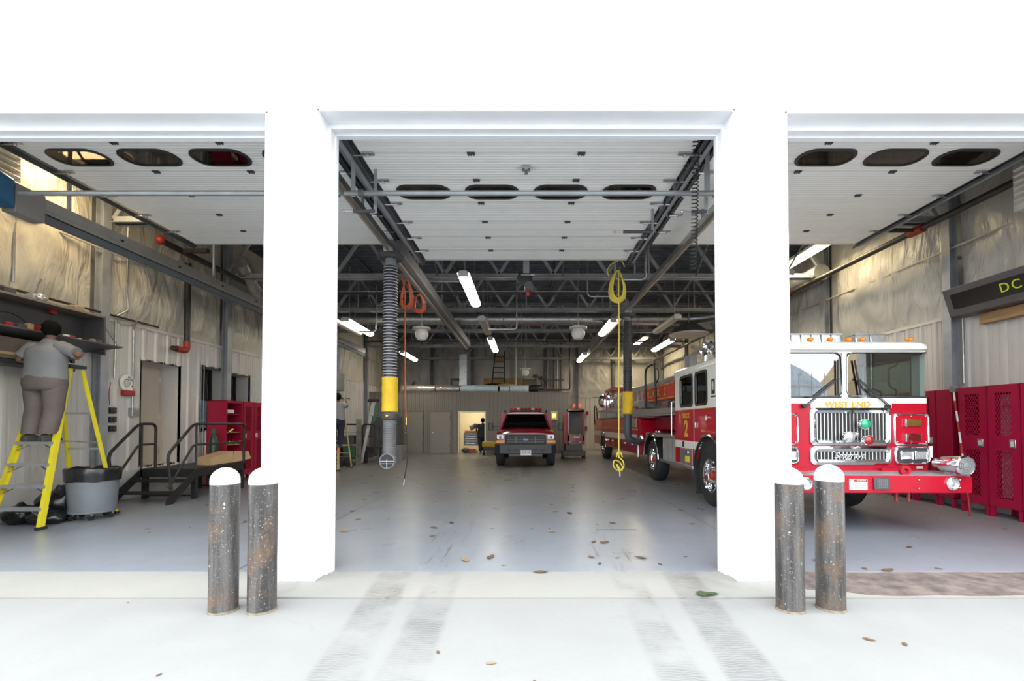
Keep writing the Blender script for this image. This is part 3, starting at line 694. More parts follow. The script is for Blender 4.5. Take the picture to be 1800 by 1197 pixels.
# conduits
pipe('conduit', [(-7.6,6.72,6.2),(-7.6,6.72,4.6),(-7.63,6.72,4.45),(-7.63,6.72,3.55)], .018, GALV, 'thin grey conduit dropping to the open sign cabinet', 'conduit', rb=.05)
pipe('conduit', [(-7.55,8.55,5.4),(-7.55,8.55,3.9),(-7.58,8.62,3.6),(-7.66,8.45,3.45),(-7.66,8.45,2.3)], .016, GALV, 'thin grey conduit dropping to the red alarm bell', 'conduit', rb=.05)
pipe('conduit', [(-7.5,8.72,3.42),(-7.66,8.84,3.3),(-7.66,8.84,1.75)], .018, GALV, 'thin grey conduit ending at the small electrical box left of the tan door', 'conduit', rb=.05)
pipe('conduit', [(-7.55,5.0,3.42),(-7.55,9.3,3.42)], .02, PIPE, 'dark conduit running along the top of the metal panels, left wall', 'conduit')
pipe('conduit', [(7.6,7.85,3.6),(7.66,7.95,3.35),(7.66,7.95,2.15)], .018, GALV, 'bent grey conduit beside the LED sign above the lockers', 'conduit', rb=.05)
pipe('conduit', [(-3.0,11.3,6.1),(-3.0,11.3,5.0),(-1.55,11.3,5.0),(-1.55,11.3,5.9)], .025, GALV, 'square loop of grey conduit left of the nearest lamp', 'conduit')
pipe('conduit', [(2.35,8.9,5.2),(2.35,8.9,4.28),(1.75,8.9,4.28),(1.75,8.9,4.6)], .025, GALV, 'bent grey conduit holding the yellow cord', 'conduit')
pipe('conduit', [(1.55,11.4,5.9),(1.55,11.4,4.65),(2.3,11.4,4.65),(2.3,11.4,5.9)], .022, GALV, 'grey conduit frame behind the yellow cord coil', 'conduit')
pipe('conduit', [(-.28,13.2,6.1),(-.28,13.2,4.2),(-1.1,13.2,4.2)], .022, ALU, 'thin bright conduit dropping below the duct, right of the unlit lamp', 'conduit')
pipe('conduit', [(-4.4,13.3,5.5),(-4.4,13.3,4.15),(-4.9,13.3,4.15)], .022, ALU, 'bright conduit hook near the long lamp at the left', 'conduit')

pipe('sprinkler_branch', [(-7.0,12.3,4.98),(7.0,12.3,4.98)], .03, PIPE, 'dark level sprinkler pipe crossing the roof space behind the first truss')
pipe('conduit', [(-6.5,13.7,5.45),(6.8,13.7,5.45)], .014, GALV, 'thin level conduit crossing the roof space in front of the second truss', 'conduit')
pipe('sprinkler_branch', [(-7.0,19.6,5.0),(7.0,19.6,5.0)], .03, PIPE, 'dark level sprinkler pipe crossing the roof space far back')
# ================================================================== LAMPS
LAMPW = M('lamp_housing', (.66,.64,.58), .4)
def strip(x, y0, y1, z, label, lit=True, w=.125, dx=0):
    t = T('strip_lamp', label, 'lamp', (x,y0,z), 'fluorescent strip lamps under the trusses')
    MB().prism([(x-w,y0,z+.10),(x+w,y0,z+.10),(x+w*.5,y0,z+.15),(x-w*.5,y0,z+.15)],(0,y1-y0,0)).obj('housing', LAMPW, t)
    MB().prism([(x-w,y0+.03,z+.10),(x+w,y0+.03,z+.10),(x+w*.85,y0+.03,z+.03),(x+w*.4,y0+.03,z),(x-w*.4,y0+.03,z),(x-w*.85,y0+.03,z+.03)],(0,y1-y0-.06,0)).obj('diffuser', TUBE if lit else M('unlit_diffuser', (.55,.52,.45), .4), t)
    MB().box(x-w*.8,x+w*.8,y0-.02,y0+.03,z+.02,z+.12).obj('end_cap', LGREY, t)
    for y in (y0+.3,y1-.3): MB().cyl((x,y,z+.15),(x,y,6.2),.008,n=6).obj('hanger', STEEL, t)
    return t
ZL = 4.45
strip(-1.30,9.3,11.7,ZL,'nearest lit strip lamp, hanging above the middle bay')
strip(-5.35,13.4,15.6,ZL,'lit strip lamp hanging near the left wall, seen left of the striped hose')
strip(-5.7,13.1,15.4,ZL-.02,'dim strip lamp hanging right beside the wall side of the lit left lamp',lit=False)
strip(-1.30,16.4,19.2,ZL,'second lit strip lamp of the middle row, further back')
strip(-1.30,13.2,15.4,ZL,'unlit strip lamp of the middle row, between the two lit ones',lit=False)
strip(5.35,16.6,19.0,ZL,'lit strip lamp above the ladder truck')
strip(5.35,9.2,11.6,ZL,'lit strip lamp above the cab, just beside the right pillar')
strip(2.6,13.5,15.6,ZL,'lit strip lamp behind the right exhaust rail, nearer one')
strip(2.6,20.0,22.3,ZL,'small lit strip lamp furthest back at the right end of the rail')
strip(4.35,13.0,15.2,ZL,'unlit strip lamp to the left of the round heater above the ladder truck',lit=False)
strip(-5.35,19.5,21.9,ZL,'lit strip lamp furthest back near the left wall')
t = T('strip_lamp', 'warm lamp above the raised left bay door, seen through its first oval window', 'lamp', (-7.0,6.9,5.6))
MB().box(-7.3,-6.3,6.7,7.3,5.72,5.80).obj('housing', LAMPW, t); MB().box(-7.25,-6.35,6.75,7.25,5.66,5.72).obj('diffuser', E('warm_tube', (1,.80,.45), 9), t)
t = T('strip_lamp', 'warm strip lamp high over the fire engine close to the right wall', 'lamp', (6.7,10.2,5.4))
MB().box(6.55,6.85,9.6,12.0,5.5,5.56).obj('housing', LAMPW, t); MB().box(6.58,6.82,9.65,11.95,5.45,5.5).obj('diffuser', E('warm_tube_right', (1,.80,.45), 9), t)
def dome(x, y, z, label):
    t = T('dome_speaker', label, 'ceiling dome', (x,y,z), 'white hanging domes')
    MB().lathe([(.10,.09),(.25,.05),(.26,0),(.17,-.02)],(x,y,z),n=28).obj('shade', M('dome_white', (.66,.65,.62), .4), t)
    MB().lathe([(.15,-.02),(.19,-.10),(.185,-.20),(.12,-.30),(.02,-.33)],(x,y,z),n=24).obj('globe', M('globe_white', (.72,.71,.68), .3), t)
    MB().cyl((x,y,z+.08),(x,y,6.2),.012,n=8).obj('rod', GALV, t)
dome(-3.0,13.0,4.15,'white hanging dome left of the middle, beside the striped hose'); dome(1.49,13.0,4.17,'white hanging dome right of the middle, left of the yellow cord')
dome(-.05,21.8,4.05,'small pale dome hanging far back above the mezzanine')
t = T('ceiling_heater', 'dark round heater with a pale rim above the ladder truck', 'heater', (5.6,15.6,4.6))
MB().lathe([(.30,.30),(.55,.1),(.62,0),(.58,-.03),(.2,.02)],(5.6,15.6,4.55),n=28).obj('reflector', STEELD, t); MB().lathe([(.64,-.04),(.66,0),(.62,.02)],(5.6,15.6,4.53),n=28).obj('rim', LAMPW, t)
MB().cyl((5.6,15.6,4.8),(5.6,15.6,6.2),.02,n=8).obj('rod', STEEL, t)

# ================================================================== HANGING CORDS
def coil(cx, cy, ct, cb, hw, n, seed):
    out = []; r = random.Random(seed)
    for k in range(n):
        w = hw*(.62+.38*k/n)*(1 if k % 2 else .93); b = cb+(ct-cb)*.13*(n-1-k)/n; m = 22
        for i in range(m):
            a = 2*PI*i/m; zz = (ct+b)/2+(ct-b)/2*math.cos(a); ww = w*math.sin(a)*(1-.38*math.cos(a))
            out.append(Vector((cx+ww, cy+.012*(k-n/2)+.01*math.sin(3*a), zz)))
    return out
t = T('yellow_cord', 'yellow cord coiled high up with its end hanging low, knotted, in the middle bay', 'cord', (1.78,8.8,4.4))
MB().tube(coil(1.78,8.8,4.42,3.80,.165,8,1),.010,6).obj('coil', YELC, t)
MB().tube(bez([(1.62,8.8,4.30),(1.58,8.8,4.42),(1.66,8.8,4.55),(1.84,8.8,4.62),(1.92,8.8,4.5)],8),.010,6).obj('loop', YELC, t)
MB().tube(bez([(1.79,8.78,4.42),(1.80,8.78,3.4),(1.79,8.78,2.2),(1.785,8.78,1.2),(1.785,8.78,.78)],8),.013,6).obj('drop', YELC, t)
kn = [(1.785,8.78,.80),(1.86,8.76,.72),(1.87,8.78,.60),(1.76,8.80,.55),(1.68,8.78,.63),(1.70,8.76,.74),(1.80,8.79,.70),(1.86,8.8,.60),(1.82,8.77,.54),(1.74,8.77,.66),(1.80,8.77,.50)]
MB().tube(bez(kn,7),.013,6).obj('knot', YELC, t)
MB().tube(bez([(1.74,8.78,.80),(1.76,8.77,.89),(1.82,8.79,.89),(1.85,8.78,.80)],6),.012,6).obj('bow', YELC, t)
MB().cyl((1.80,8.77,.50),(1.80,8.77,.43),.022,.018,n=10).obj('plug', ALU, t)
t = T('orange_hose', 'orange air hose coiled under the roof, black whip with chrome tip hanging down', 'hose', (-2.4,9.1,3.9))
MB().tube(coil(-2.42,9.15,4.35,3.75,.13,6,2),.012,6).obj('coil', ORG, t)
MB().tube(coil(-2.2,9.3,4.1,3.72,.13,4,3),.012,6).obj('second_coil', ORG, t)
MB().tube(bez([(-2.5,9.1,4.4),(-2.44,9.1,4.0),(-2.43,9.1,3.0),(-2.42,9.1,2.0),(-2.40,9.1,1.55)],8),.015,6).obj('hose_run', ORG, t)
MB().cyl((-2.40,9.1,1.57),(-2.40,9.1,1.42),.022,n=10).obj('coupling', BRASS, t)
MB().tube(bez([(-2.40,9.1,1.43),(-2.37,9.1,1.1),(-2.37,9.1,.75),(-2.43,9.1,.33)],8),.011,6).obj('whip', BLACKP, t)
MB().cyl((-2.43,9.1,.34),(-2.445,9.1,.22),.02,n=10).obj('tip', CHROME, t)

# ================================================================== BOLLARDS
def bollard(x, y, h, seed, label):
    t = T('bollard', label, 'bollard', (x,y,0), 'steel bollards in front of the pillars'); r = .102
    MB().lathe([(r*1.0,-.012),(r,.3),(r,.7),(r,h-r*.95)],(x,y,0),n=40).obj('post', mat_bollard(seed), t, smooth=60)
    MB().lathe([(r*1.004,h-r*1.25)]+[(r*1.004*math.cos(a), h-r+r*math.sin(a)*.98) for a in [PI/2*i/8 for i in range(9)]],(x,y,0),n=40).obj('concrete_cap', M('pale_cap', (.80,.80,.79), .8, var=.08, bump=.3, bs=50), t, smooth=60)
    MB().lathe([(.110,-.012),(.108,-.004),(r+.001,.004)],(x,y,0),n=28).obj('grout_ring', M('grout', (.22,.19,.14), .9, var=.4, vs=20), t)
bollard(-2.36,3.58,1.10,1,'outer rusty bollard in front of the left pillar'); bollard(-2.06,3.58,1.10,2,'inner rusty bollard, nearer the middle bay, at the left pillar')
bollard(2.07,3.60,1.10,3,'inner speckled bollard, nearer the middle bay, at the right pillar'); bollard(2.40,3.62,1.12,4,'outer dark bollard in front of the fire engine, at the right pillar')

# ================================================================== STEP LADDERS
def stepladder(name, cx, y0, y1, h, wb, wt, ns, dz, cm, label, sm=ALU):
    t = T(name, label, 'ladder', (cx,(y0+y1)/2,0)); yt = y0+(y1-y0)*.55
    def F(s, z): k = z/h; return Vector((cx+s*(wb/2*(1-k)+wt/2*k), y0+(yt-.06-y0)*k, z))
    def B(s, z): k = z/h; return Vector((cx+.05+s*((wb*.92)/2*(1-k)+wt/2*k), y1+(yt+.06-y1)*k, z))
    for s in (-1,1):
        r = MB(); r.beam(F(s,.03),F(s,h-.03),.028,.068,(0,1,0)); r.beam(F(s,.03)+Vector((-s*.02,-.032,0)),F(s,h-.03)+Vector((-s*.02,-.032,0)),.03,.008,(0,1,0)); r.beam(F(s,.03)+Vector((-s*.02,.04,0)),F(s,h-.03)+Vector((-s*.02,.04,0)),.03,.008,(0,1,0)); r.obj('front_rail', cm, t)
        r = MB(); r.beam(B(s,.03),B(s,h-.05),.025,.05,(0,1,0)); r.obj('rear_rail', cm, t)
        MB().cbox(F(s,.02),(.06,.12,.04)).obj('foot', RUBBER, t); MB().cbox(B(s,.02),(.05,.08,.04)).obj('foot', RUBBER, t)
        MB().beam(F(s,h*.52)+Vector((0,.03,0)),B(s,h*.50),.008,.022).obj('spreader', GALV, t)
    for k in range(ns):
        z = .29+k*dz; a = F(-1,z); b = F(1,z)
        st = MB(); st.box(a.x,b.x,a.y-.05,a.y+.055,z-.012,z); st.box(a.x,b.x,a.y-.05,a.y-.042,z-.045,z-.012); st.box(a.x,b.x,a.y+.047,a.y+.055,z-.035,z-.012); o = st.obj('step', sm, t)
        if k < 4:
            for s in (-1,1): MB().beam((F(s,z).x-s*.20,a.y,z-.03),F(s,z-.14)+Vector((0,0,0)),.006,.03,(0,1,0)).obj('brace', sm, t)
    for k in range(3): z = .5+k*.55; MB().beam(B(-1,z),B(1,z),.012,.03).obj('rear_bar', sm, t)
    m = MB(); c = Vector((cx+.02,yt,h)); m.cbox(c,(wt+.10,.26,.05)); m.obj('top_cap', BLACKP, t, bevel=.01)
    return t, F, B
lad, LF, LB = stepladder('step_ladder',-6.98,6.22,7.35,2.30,.76,.34,6,.30,YEL,'tall yellow step ladder with aluminium steps in the left bay, a man standing on it')
stepladder('step_ladder',-6.08,13.9,14.9,2.25,.72,.32,6,.32,M('ladder_straw', (.55,.43,.20), .5),'faded yellow step ladder far back by the left wall, person on it',ALU)

# ================================================================== PEOPLE
def skinmesh(name, J, Ed, mat, parent, sub=2, root=None, origin=None):
    """J: joint -> (xyz, radius or (rx, ry)); grown with a Skin modifier and baked into one mesh"""
    me = bpy.data.meshes.new(name); ks = list(J); off = wloc(parent)
    me.from_pydata([Vector(J[k][0])-off for k in ks], [(ks.index(a), ks.index(b)) for a, b in Ed], [])
    o = bpy.data.objects.new(name, me); COL.objects.link(o)
    sk = o.modifiers.new('s', 'SKIN'); sk.use_smooth_shade = True
    for i, k in enumerate(ks):
        r = J[k][1]; v = me.skin_vertices[0].data[i]; v.radius = r if isinstance(r, tuple) else (r, r); v.use_root = (k == (root or ks[0]))
    sb = o.modifiers.new('u', 'SUBSURF'); sb.levels = sub; sb.render_levels = sub
    dg = bpy.context.evaluated_depsgraph_get(); m2 = bpy.data.meshes.new_from_object(o.evaluated_get(dg)); bpy.data.objects.remove(o)
    m2.name = name; m2.materials.clear(); m2.materials.append(mat); m2.polygons.foreach_set('use_smooth', [True]*len(m2.polygons))
    o = bpy.data.objects.new(name, m2); COL.objects.link(o); o.parent = parent; return o
def hand(mb, w, d, side, curl=.5):
    """palm plus five fingers: w wrist, d pointing direction, side = thumb direction"""
    w = Vector(w); d = Vector(d).normalized(); side = Vector(side).normalized(); nrm = d.cross(side).normalized()
    mb.loft([[w+d*u+side*(a*sx)+nrm*(b*sz) for a, b in ((-1,-1),(1,-1),(1,1),(-1,1))] for u, sx, sz in ((-.02,.024,.018),(.03,.036,.016),(.085,.042,.013),(.095,.038,.010))])
    for k, L in enumerate((.062,.078,.082,.074)):
        b = w+d*.085+side*(-.032+.0215*k); c = b+d*(L*.5)-nrm*(curl*.02); e = c+(d*(1-curl)-nrm*curl).normalized()*(L*.55)
        mb.tube([b-d*.02, b, c, e],[.009,.0095,.009,.0065],8)
    b = w+d*.03+side*.032; c = b+(d*.5+side).normalized()*.035; e = c+(d-nrm*curl*.5+side*.1).normalized()*.035
    mb.tube([b-side*.02, b, c, e],[.011,.012,.0105,.008],8)
def ellring(c, rx, ry, n=26, p=2.4, nz=.0, seed=0):
    out = []
    for i in range(n):
        a = 2*PI*i/n; ca, sa = math.cos(a), math.sin(a)
        x = rx*abs(ca)**(2/p)*(1 if ca > 0 else -1); y = ry*abs(sa)**(2/p)*(1 if sa > 0 else -1); k = 1+nz*noise.noise(Vector((ca*2.3+seed, sa*2.3, c[2]*9)))
        out.append(Vector((c[0]+x*k, c[1]+y*k, c[2]+(nz*.15*noise.noise(Vector((ca*3,sa*3,seed))))))) 
    return out
def person(label, at, feet, handL, handR, elbL, elbR, H=1.76, lean=(0,0), shirtm=SHIRT, trm=TROUS, wide=1.0, hl=(-.1,1,0), hr=(.4,1,.1), shw=.19, drop=0.):
    """figure facing +Y; at = pelvis"""
    t = T('person', label, 'person', (at[0],at[1],feet[0][2])); A = Vector(at); k = H/1.76; lx, ly = lean
    U = lambda dx, dy, dz: A+Vector((dx*k+lx*dz, dy*k+ly*dz, dz*k))
    shL = U(-shw,.0,.455-drop); shR = U(shw,.0,.455-drop); hc = U(0,.05,.70)
    J = {'pelvis':(A,(.12*k,.09*k)),'waist':(U(0,0,.15),(.11*k,.08*k)),'chest':(U(0,0,.36),(.12*k,.08*k)),'neck':(U(0,.02,.53),.058*k),'nape':(U(0,.03,.60),.056*k),
         'jaw':(U(0,.06,.645),(.062*k,.07*k)),'head':(hc,(.080*k,.094*k)),'crown':(U(0,.045,.77),(.064*k,.077*k)),'top':(U(0,.04,.805),.03*k),
         'shL':(shL,.055*k),'shR':(shR,.055*k),'elL':(Vector(elbL),.046*k),'elR':(Vector(elbR),.046*k),'wrL':(Vector(handL),.029*k),'wrR':(Vector(handR),.029*k)}
    Ed = [('pelvis','waist'),('waist','chest'),('chest','neck'),('neck','nape'),('nape','jaw'),('jaw','head'),('head','crown'),('crown','top'),('chest','shL'),('chest','shR'),('shL','elL'),('elL','wrL'),('shR','elR'),('elR','wrR')]
    legs = {}
    for s, f in zip((-1,1), feet):
        n = 'L' if s < 0 else 'R'; hip = A+Vector((s*.10*k*wide,0,-.06)); F = Vector(f); an = F+Vector((0,-.02,.09)); kn = (hip+an)/2+Vector((s*.008,.04,.01))
        legs[n] = (hip, kn, an, F)
        J['hip'+n] = (hip,(.07*k,.07*k)); J['kn'+n] = (kn,.052*k); J['an'+n] = (an,.042*k); J['to'+n] = (F+Vector((0,.12,.035)),.032*k)
        Ed += [('pelvis','hip'+n),('hip'+n,'kn'+n),('kn'+n,'an'+n),('an'+n,'to'+n)]
    skinmesh('body', J, Ed, SKIN, t, 2, 'pelvis')
    f = MB(); f.prism([hc+Vector((-.012,.085,-.03)),hc+Vector((.012,.085,-.03)),hc+Vector((0,.09,.02))],(0,.022,-.006)); f.obj('nose', SKIN, t)
    for s in (-1,1): MB().ball(hc+Vector((s*.03,.083,.012)),.011,8,6).obj('eye', PAPER, t); MB().ball(hc+Vector((s*.081*k,0,-.015)),(.012,.02,.032),10,8).obj('ear', SKIN, t)
    MB().ball(hc+Vector((0,.082,-.055)),(.022,.008,.006),8,6).obj('mouth', M('lips', (.20,.07,.06), .5), t)
    for q, d, sd in ((handL, hl, (1,0,0)), (handR, hr, (-1,0,.2))): h = MB(); hand(h, q, d, sd); h.obj('hand', SKIN, t, smooth=60)
    hm = MB(); hm.ball(hc+Vector((0,-.022,.012)),(.106*k,.112*k,.122*k),24,16)
    for v in hm.v:
        v += (v-hc).normalized()*.012*noise.noise(v*26)
        if v.y > hc.y+.055 and v.z < hc.z+.05: v.y = hc.y+.055
        if v.z < hc.z-.10: v.z = hc.z-.10
    hm.obj('hair', HAIR, t, smooth=60)
    w = wide
    prof = [(-.055,.205,.150,0),(-.03,.212,.156,0),(.04,.206,.152,0),(.14,.196,.145,0),(.25,.200,.142,0),(.35,.208,.138,.0),(.42-drop*.6,.198,.120,.005),(.465-drop*.6,.160,.098,.012),(.50-drop*.3,.105,.075,.02),(.53,.070,.068,.025),(.545,.066,.064,.025)]
    m = MB(); m.loft([ellring(U(0,dy,dz), rx*k*(w if dz < .44 else (1+(w-1)*.45)), ry*k*(1+(w-1)*.6), nz=.05 if dz < .4 else .01, seed=2) for dz, rx, ry, dy in prof], cap=True)
    sh = m.obj('shirt', shirtm, t, smooth=70)
    for sd, s0, el in ((-1,shL,Vector(elbL)),(1,shR,Vector(elbR))):
        a = s0+(A+Vector((0,0,s0.z-A.z))-s0)*.35; e = s0+(el-s0)*.72; m = MB()
        m.tube([a, s0+(a-s0)*.3+Vector((0,0,.004)), s0+(el-s0)*.25, s0+(el-s0)*.5, e],[.075*k,.092*k,.088*k,.084*k,.086*k],18); m.obj('sleeve', shirtm, sh, smooth=70)
    m = MB(); hb = [(.02,.190,.145),(-.04,.205,.158),(-.11,.208,.160),(-.17,.198,.150),(-.21,.18,.13)]
    m.loft([ellring(A+Vector((0,-.005,dz*k)), rx*k*w, ry*k*(1+(w-1)*.6), nz=.03, seed=5) for dz, rx, ry in hb]); tp = m.obj('trousers', trm, t, smooth=70)
    for n in 'LR':
        hip, kn, an, F = legs[n]; m = MB(); rr = []
        for q, r in ((-.05,.105),(.12,.112),(.3,.104),(.5,.090),(.7,.086),(.88,.084),(.95,.082)):
            p = hip+(kn-hip)*(q*2) if q < .5 else kn+(an-kn)*((q-.5)*2)
            rr.append(ellring((p.x, p.y, p.z-.02*q), r*k*(1+(w-1)*.7), r*k*1.08*(1+(w-1)*.5), 20, 2.1, .10, 7 if n == 'L' else 11))
        m.loft(rr); m.obj('trouser_leg', trm, tp, smooth=70)
        s = MB(); s.loft([[Vector((F.x+a*w_, F.y+y, F.z+z0+(z1-z0)*b)) for a, b in ((-1,0),(1,0),(1,.6),(.6,1),(-.6,1),(-1,.6))] for y, w_, z0, z1 in ((-.11,.036,.003,.08),(-.06,.047,0,.105),(.04,.048,0,.09),(.12,.05,0,.06),(.18,.036,.004,.045))])
        s.obj('shoe', SHOE, t, bevel=.008)
    return t
zs = .29+3*.30
fy = LF(0,zs).y
fx = (-7.04,-6.80)
pel = (-6.89,fy+.0,zs+.93)
hR = Vector((-6.72,6.66,2.40)); hL = Vector((-7.10,6.72,2.36))
person('man standing on the yellow ladder, seen from behind, in grey t-shirt and taupe trousers',
       pel,[(fx[0],fy-.03,zs),(fx[1],fy-.03,zs)],hL,hR,(-7.235,6.44,2.335),(-6.38,6.50,2.42),H=1.74,lean=(0,.05),wide=1.30,hl=(.3,1,.2),hr=(-.6,.8,.05),shw=.225,drop=.03)
g = T('power_tool', 'small orange tool held by the man on the yellow ladder', 'tool', (-6.78,6.75,2.4))
MB().cyl((-6.84,6.70,2.40),(-6.68,6.78,2.42),.022,n=12).obj('tool_body', M('orange_plastic', (.75,.16,.02), .4), g); MB().box(-6.76,-6.72,6.72,6.76,2.34,2.40).obj('grip', BLACKP, g)
person('person in grey top and dark jeans on the far faded ladder',
       (-5.86,14.12,1.60),[(-5.96,14.1,.71),(-5.76,14.1,.71)],(-6.03,14.4,2.25),(-5.71,14.4,2.25),(-6.16,14.15,1.95),(-5.56,14.15,1.95),H=1.7,shirtm=M('grey_shirt', (.30,.30,.31), .9),trm=NAVY,wide=1.1)

# ================================================================== LEFT BAY THINGS
# grey wheeled bin with a black liner
bx_, by_ = -6.62, 6.98
t = T('waste_bin', 'round grey waste bin on casters with a black liner, beside the yellow ladder', 'bin', (bx_,by_,0))
MB().lathe([(.25,.12),(.275,.13),(.315,.70),(.315,.72),(.30,.72),(.265,.16),(.05,.15)],(bx_,by_,0),n=36).obj('barrel', BIN, t)
MB().lathe([(.27,.10),(.285,.11),(.285,.14),(.27,.145)],(bx_,by_,0),n=36).obj('dolly', BIN, t)
m = MB(); n = 48; rings = []
for r, z in ((.322,.58),(.330,.66),(.336,.75),(.325,.775),(.30,.765),(.27,.68),(.22,.5)):
    rings.append([Vector((bx_+(r+.010*noise.noise(Vector((math.cos(a)*3,math.sin(a)*3,z*6))))*math.cos(a), by_+(r+.012*noise.noise(Vector((math.cos(a)*4,math.sin(a)*4,z*5+9))))*math.sin(a), z+(.02*noise.noise(Vector((math.cos(a)*3,math.sin(a)*3,z))) if z > .5 else 0))) for a in [2*PI*i/n for i in range(n)]])
m.loft(rings, cap=False); m.obj('liner', BAG, t, smooth=70)
for a in (20,92,164,236,308):
    a = math.radians(a); c = Vector((bx_+.23*math.cos(a), by_+.23*math.sin(a), .045)); m = MB(); m.cyl(c-Vector((.014,0,0)), c+Vector((.014,0,0)), .042, n=14); w = m.obj('caster_wheel', RUBBER, t); MB().beam(c+Vector((0,0,.02)), c+Vector((0,0,.08)),.045,.03).obj('fork', ALU, w)
def bag(x, y, rx, ry, h, seed, label):
    m = MB(); n, k = 36, 18; rings = []
    for j in range(k+1):
        f = j/k; rr = math.sin(PI*min(1,(f*.86+.14)))**.55 if f < .82 else .32-(f-.82)*.9; r = []
        for i in range(n):
            a = 2*PI*i/n; q = Vector((math.cos(a)*1.6+seed, math.sin(a)*1.6, f*2.2)); d = 1+.22*noise.noise(q)+.08*noise.noise(q*3.5)
            r.append(Vector((x+rx*rr*d*math.cos(a), y+ry*rr*d*math.sin(a), .003+h*f*(1+.06*noise.noise(q*1.5)))))
        rings.append(r)
    for p in rings[0]: p.z = .003
    m.loft(rings); m.obj('bin_bag', BAG, smooth=80, label=label, cat='bin bag')
bag(-7.08,6.95,.30,.24,.50,2,'larger full black bin bag seen through the yellow ladder'); bag(-7.32,6.62,.18,.2,.30,5,'low black bin bag by the left foot of the yellow ladder'); bag(-6.95,6.62,.26,.17,.22,8,'flat black bin bag in front of the larger one, under the ladder')
# platform with stairs and rails
def platform(label, x0, x1, y0, y1, zd, zr, mir=False, nstep=2):
    t = T('work_platform', label, 'platform', ((x0+x1)/2,(y0+y1)/2,0))
    MB().box(x0,x1,y0,y1,zd-.03,zd).obj('deck', BLACK, t)
    m = MB(); m.box(x0,x1,y0,y0+.04,zd-.16,zd-.03).box(x0,x1,y1-.04,y1,zd-.16,zd-.03).box(x0,x0+.04,y0,y1,zd-.16,zd-.03).box(x1-.04,x1,y0,y1,zd-.16,zd-.03); m.obj('deck_frame', BLACK, t)
    for x in (x0+.05,x1-.05):
        for y in (y0+.06,y1-.05): MB().box(x-.04,x+.04,y-.04,y+.04,0,zd-.1).obj('leg', BLACK, t)
    for y in (y0+.06, y1-.05): MB().beam((x0+.05,y,.06),(x1-.05,y,.06),.03,.03).obj('brace', BLACK, t)
    ys = y0-.70
    for x in (x0,x1): MB().prism([(x-.012,ys,0),(x-.012,ys+.16,0),(x-.012,y0+.02,zd-.16),(x-.012,y0+.02,zd),(x-.012,ys+.02,.10)],(.024,0,0)).obj('stringer', BLACK, t)
    for k in range(nstep): z = zd*(k+1)/(nstep+1); y = ys+(y0-ys)*(k+.6)/(nstep+.6); MB().box(x0,x1,y,y+.25,z-.03,z).obj('tread', BLACK, t)
    for x, far in ((x0, y0+.35), (x1, y1-.05)):
        r = MB(); lo = zd+.02
        r.tube(bend([(x,ys+.12,.25),(x,ys+.02,.62*zr),(x,y0-.05,zr),(x,far,zr),(x,far,zd)],.12,5),.026,10); r.obj('handrail', BLACK, t)
        r = MB(); r.tube(bend([(x,ys+.06,.30),(x,y0-.05,(zr+zd)/2+.03),(x,far,(zr+zd)/2+.03)],.08),.021,8); r.obj('midrail', BLACK, t)
        MB().cyl((x,y0+.02,zd-.02),(x,y0+.02,zr),.02,n=10).obj('rail_post', BLACK, t)
    return t
platform('black steel platform with stairs and handrails below the tan door', -7.40,-6.35,8.75,10.30,.58,1.44)
t = T('work_platform', 'second black rail platform far back by the left wall', 'platform', (-6.0,17,0))
MB().box(-6.9,-5.3,16.6,17.8,.55,.60).obj('deck', BLACK, t); MB().box(-6.85,-5.9,16.62,17.7,.15,.5).obj('side_panel', STEELD, t)
for x in (-6.85,-5.85,-5.35): MB().box(x-.05,x+.05,16.6,16.7,0,.55).obj('leg', BLACK, t)
for x0, x1 in ((-7.0,-6.0),(-5.95,-5.5)): MB().tube(bend([(x0,16.6,.6),(x0,16.6,1.42),(x1,16.6,1.42),(x1,16.6,.6)],.1),.03,8).obj('handrail', BLACK, t); MB().cyl((x0,16.6,1.0),(x1,16.6,1.0),.02,n=8).obj('midrail', BLACK, t)
for x in (-5.55,-5.25): MB().beam((x+.4,15.9,.05),(x,17.2,1.35),.05,.03).obj('stair_rail', BLACK, t)
# cardboard box on the deck
m = MB(); m.prism([(-6.55,9.35,.60),(-6.12,9.75,.60),(-6.12,9.75,.78),(-6.55,9.35,.74)],(-.36,.30,.02)); m.box(0,.01,0,.01,.0,.0)
m = MB(); a = Vector((-6.50,9.42,.583)); d1 = Vector((.12,1.0,.02)); d2 = Vector((-.34,.05,.0)); up = Vector((-.02,0,.20))
m.prism([a,a+d1*.62,a+d1*.62+up*1.25,a+up*.75],d2); c_ = m.obj('cardboard_box', CARD, label='open flat cardboard box lying tilted on the black platform, left bay', cat='box', bevel=.004)
m = MB(); m.prism([a+d1*.64+up*1.25,a+d1*1.0+up*1.2+Vector((.05,0,-.02)),a+d1*1.0+up*.25+Vector((.10,0,0)),a+d1*.62+up*.0],(-.006,0,0)); m.obj('flap', CARD, c_)
# gas cylinder
t = T('gas_cylinder', 'green gas cylinder standing behind the black platform railing', 'gas cylinder', (-7.2,10.15,0))
MB().lathe([(.09,0),(.095,.02),(.095,1.0),(.08,1.1),(.05,1.17),(.04,1.2)],(-7.15,10.42,0),n=24).obj('tank', M('cylinder_green', (.015,.05,.03), .35), t); MB().lathe([(.04,1.2),(.05,1.22),(.05,1.31),(.02,1.33)],(-7.15,10.42,0),n=14).obj('valve_cap', GREENP, t)
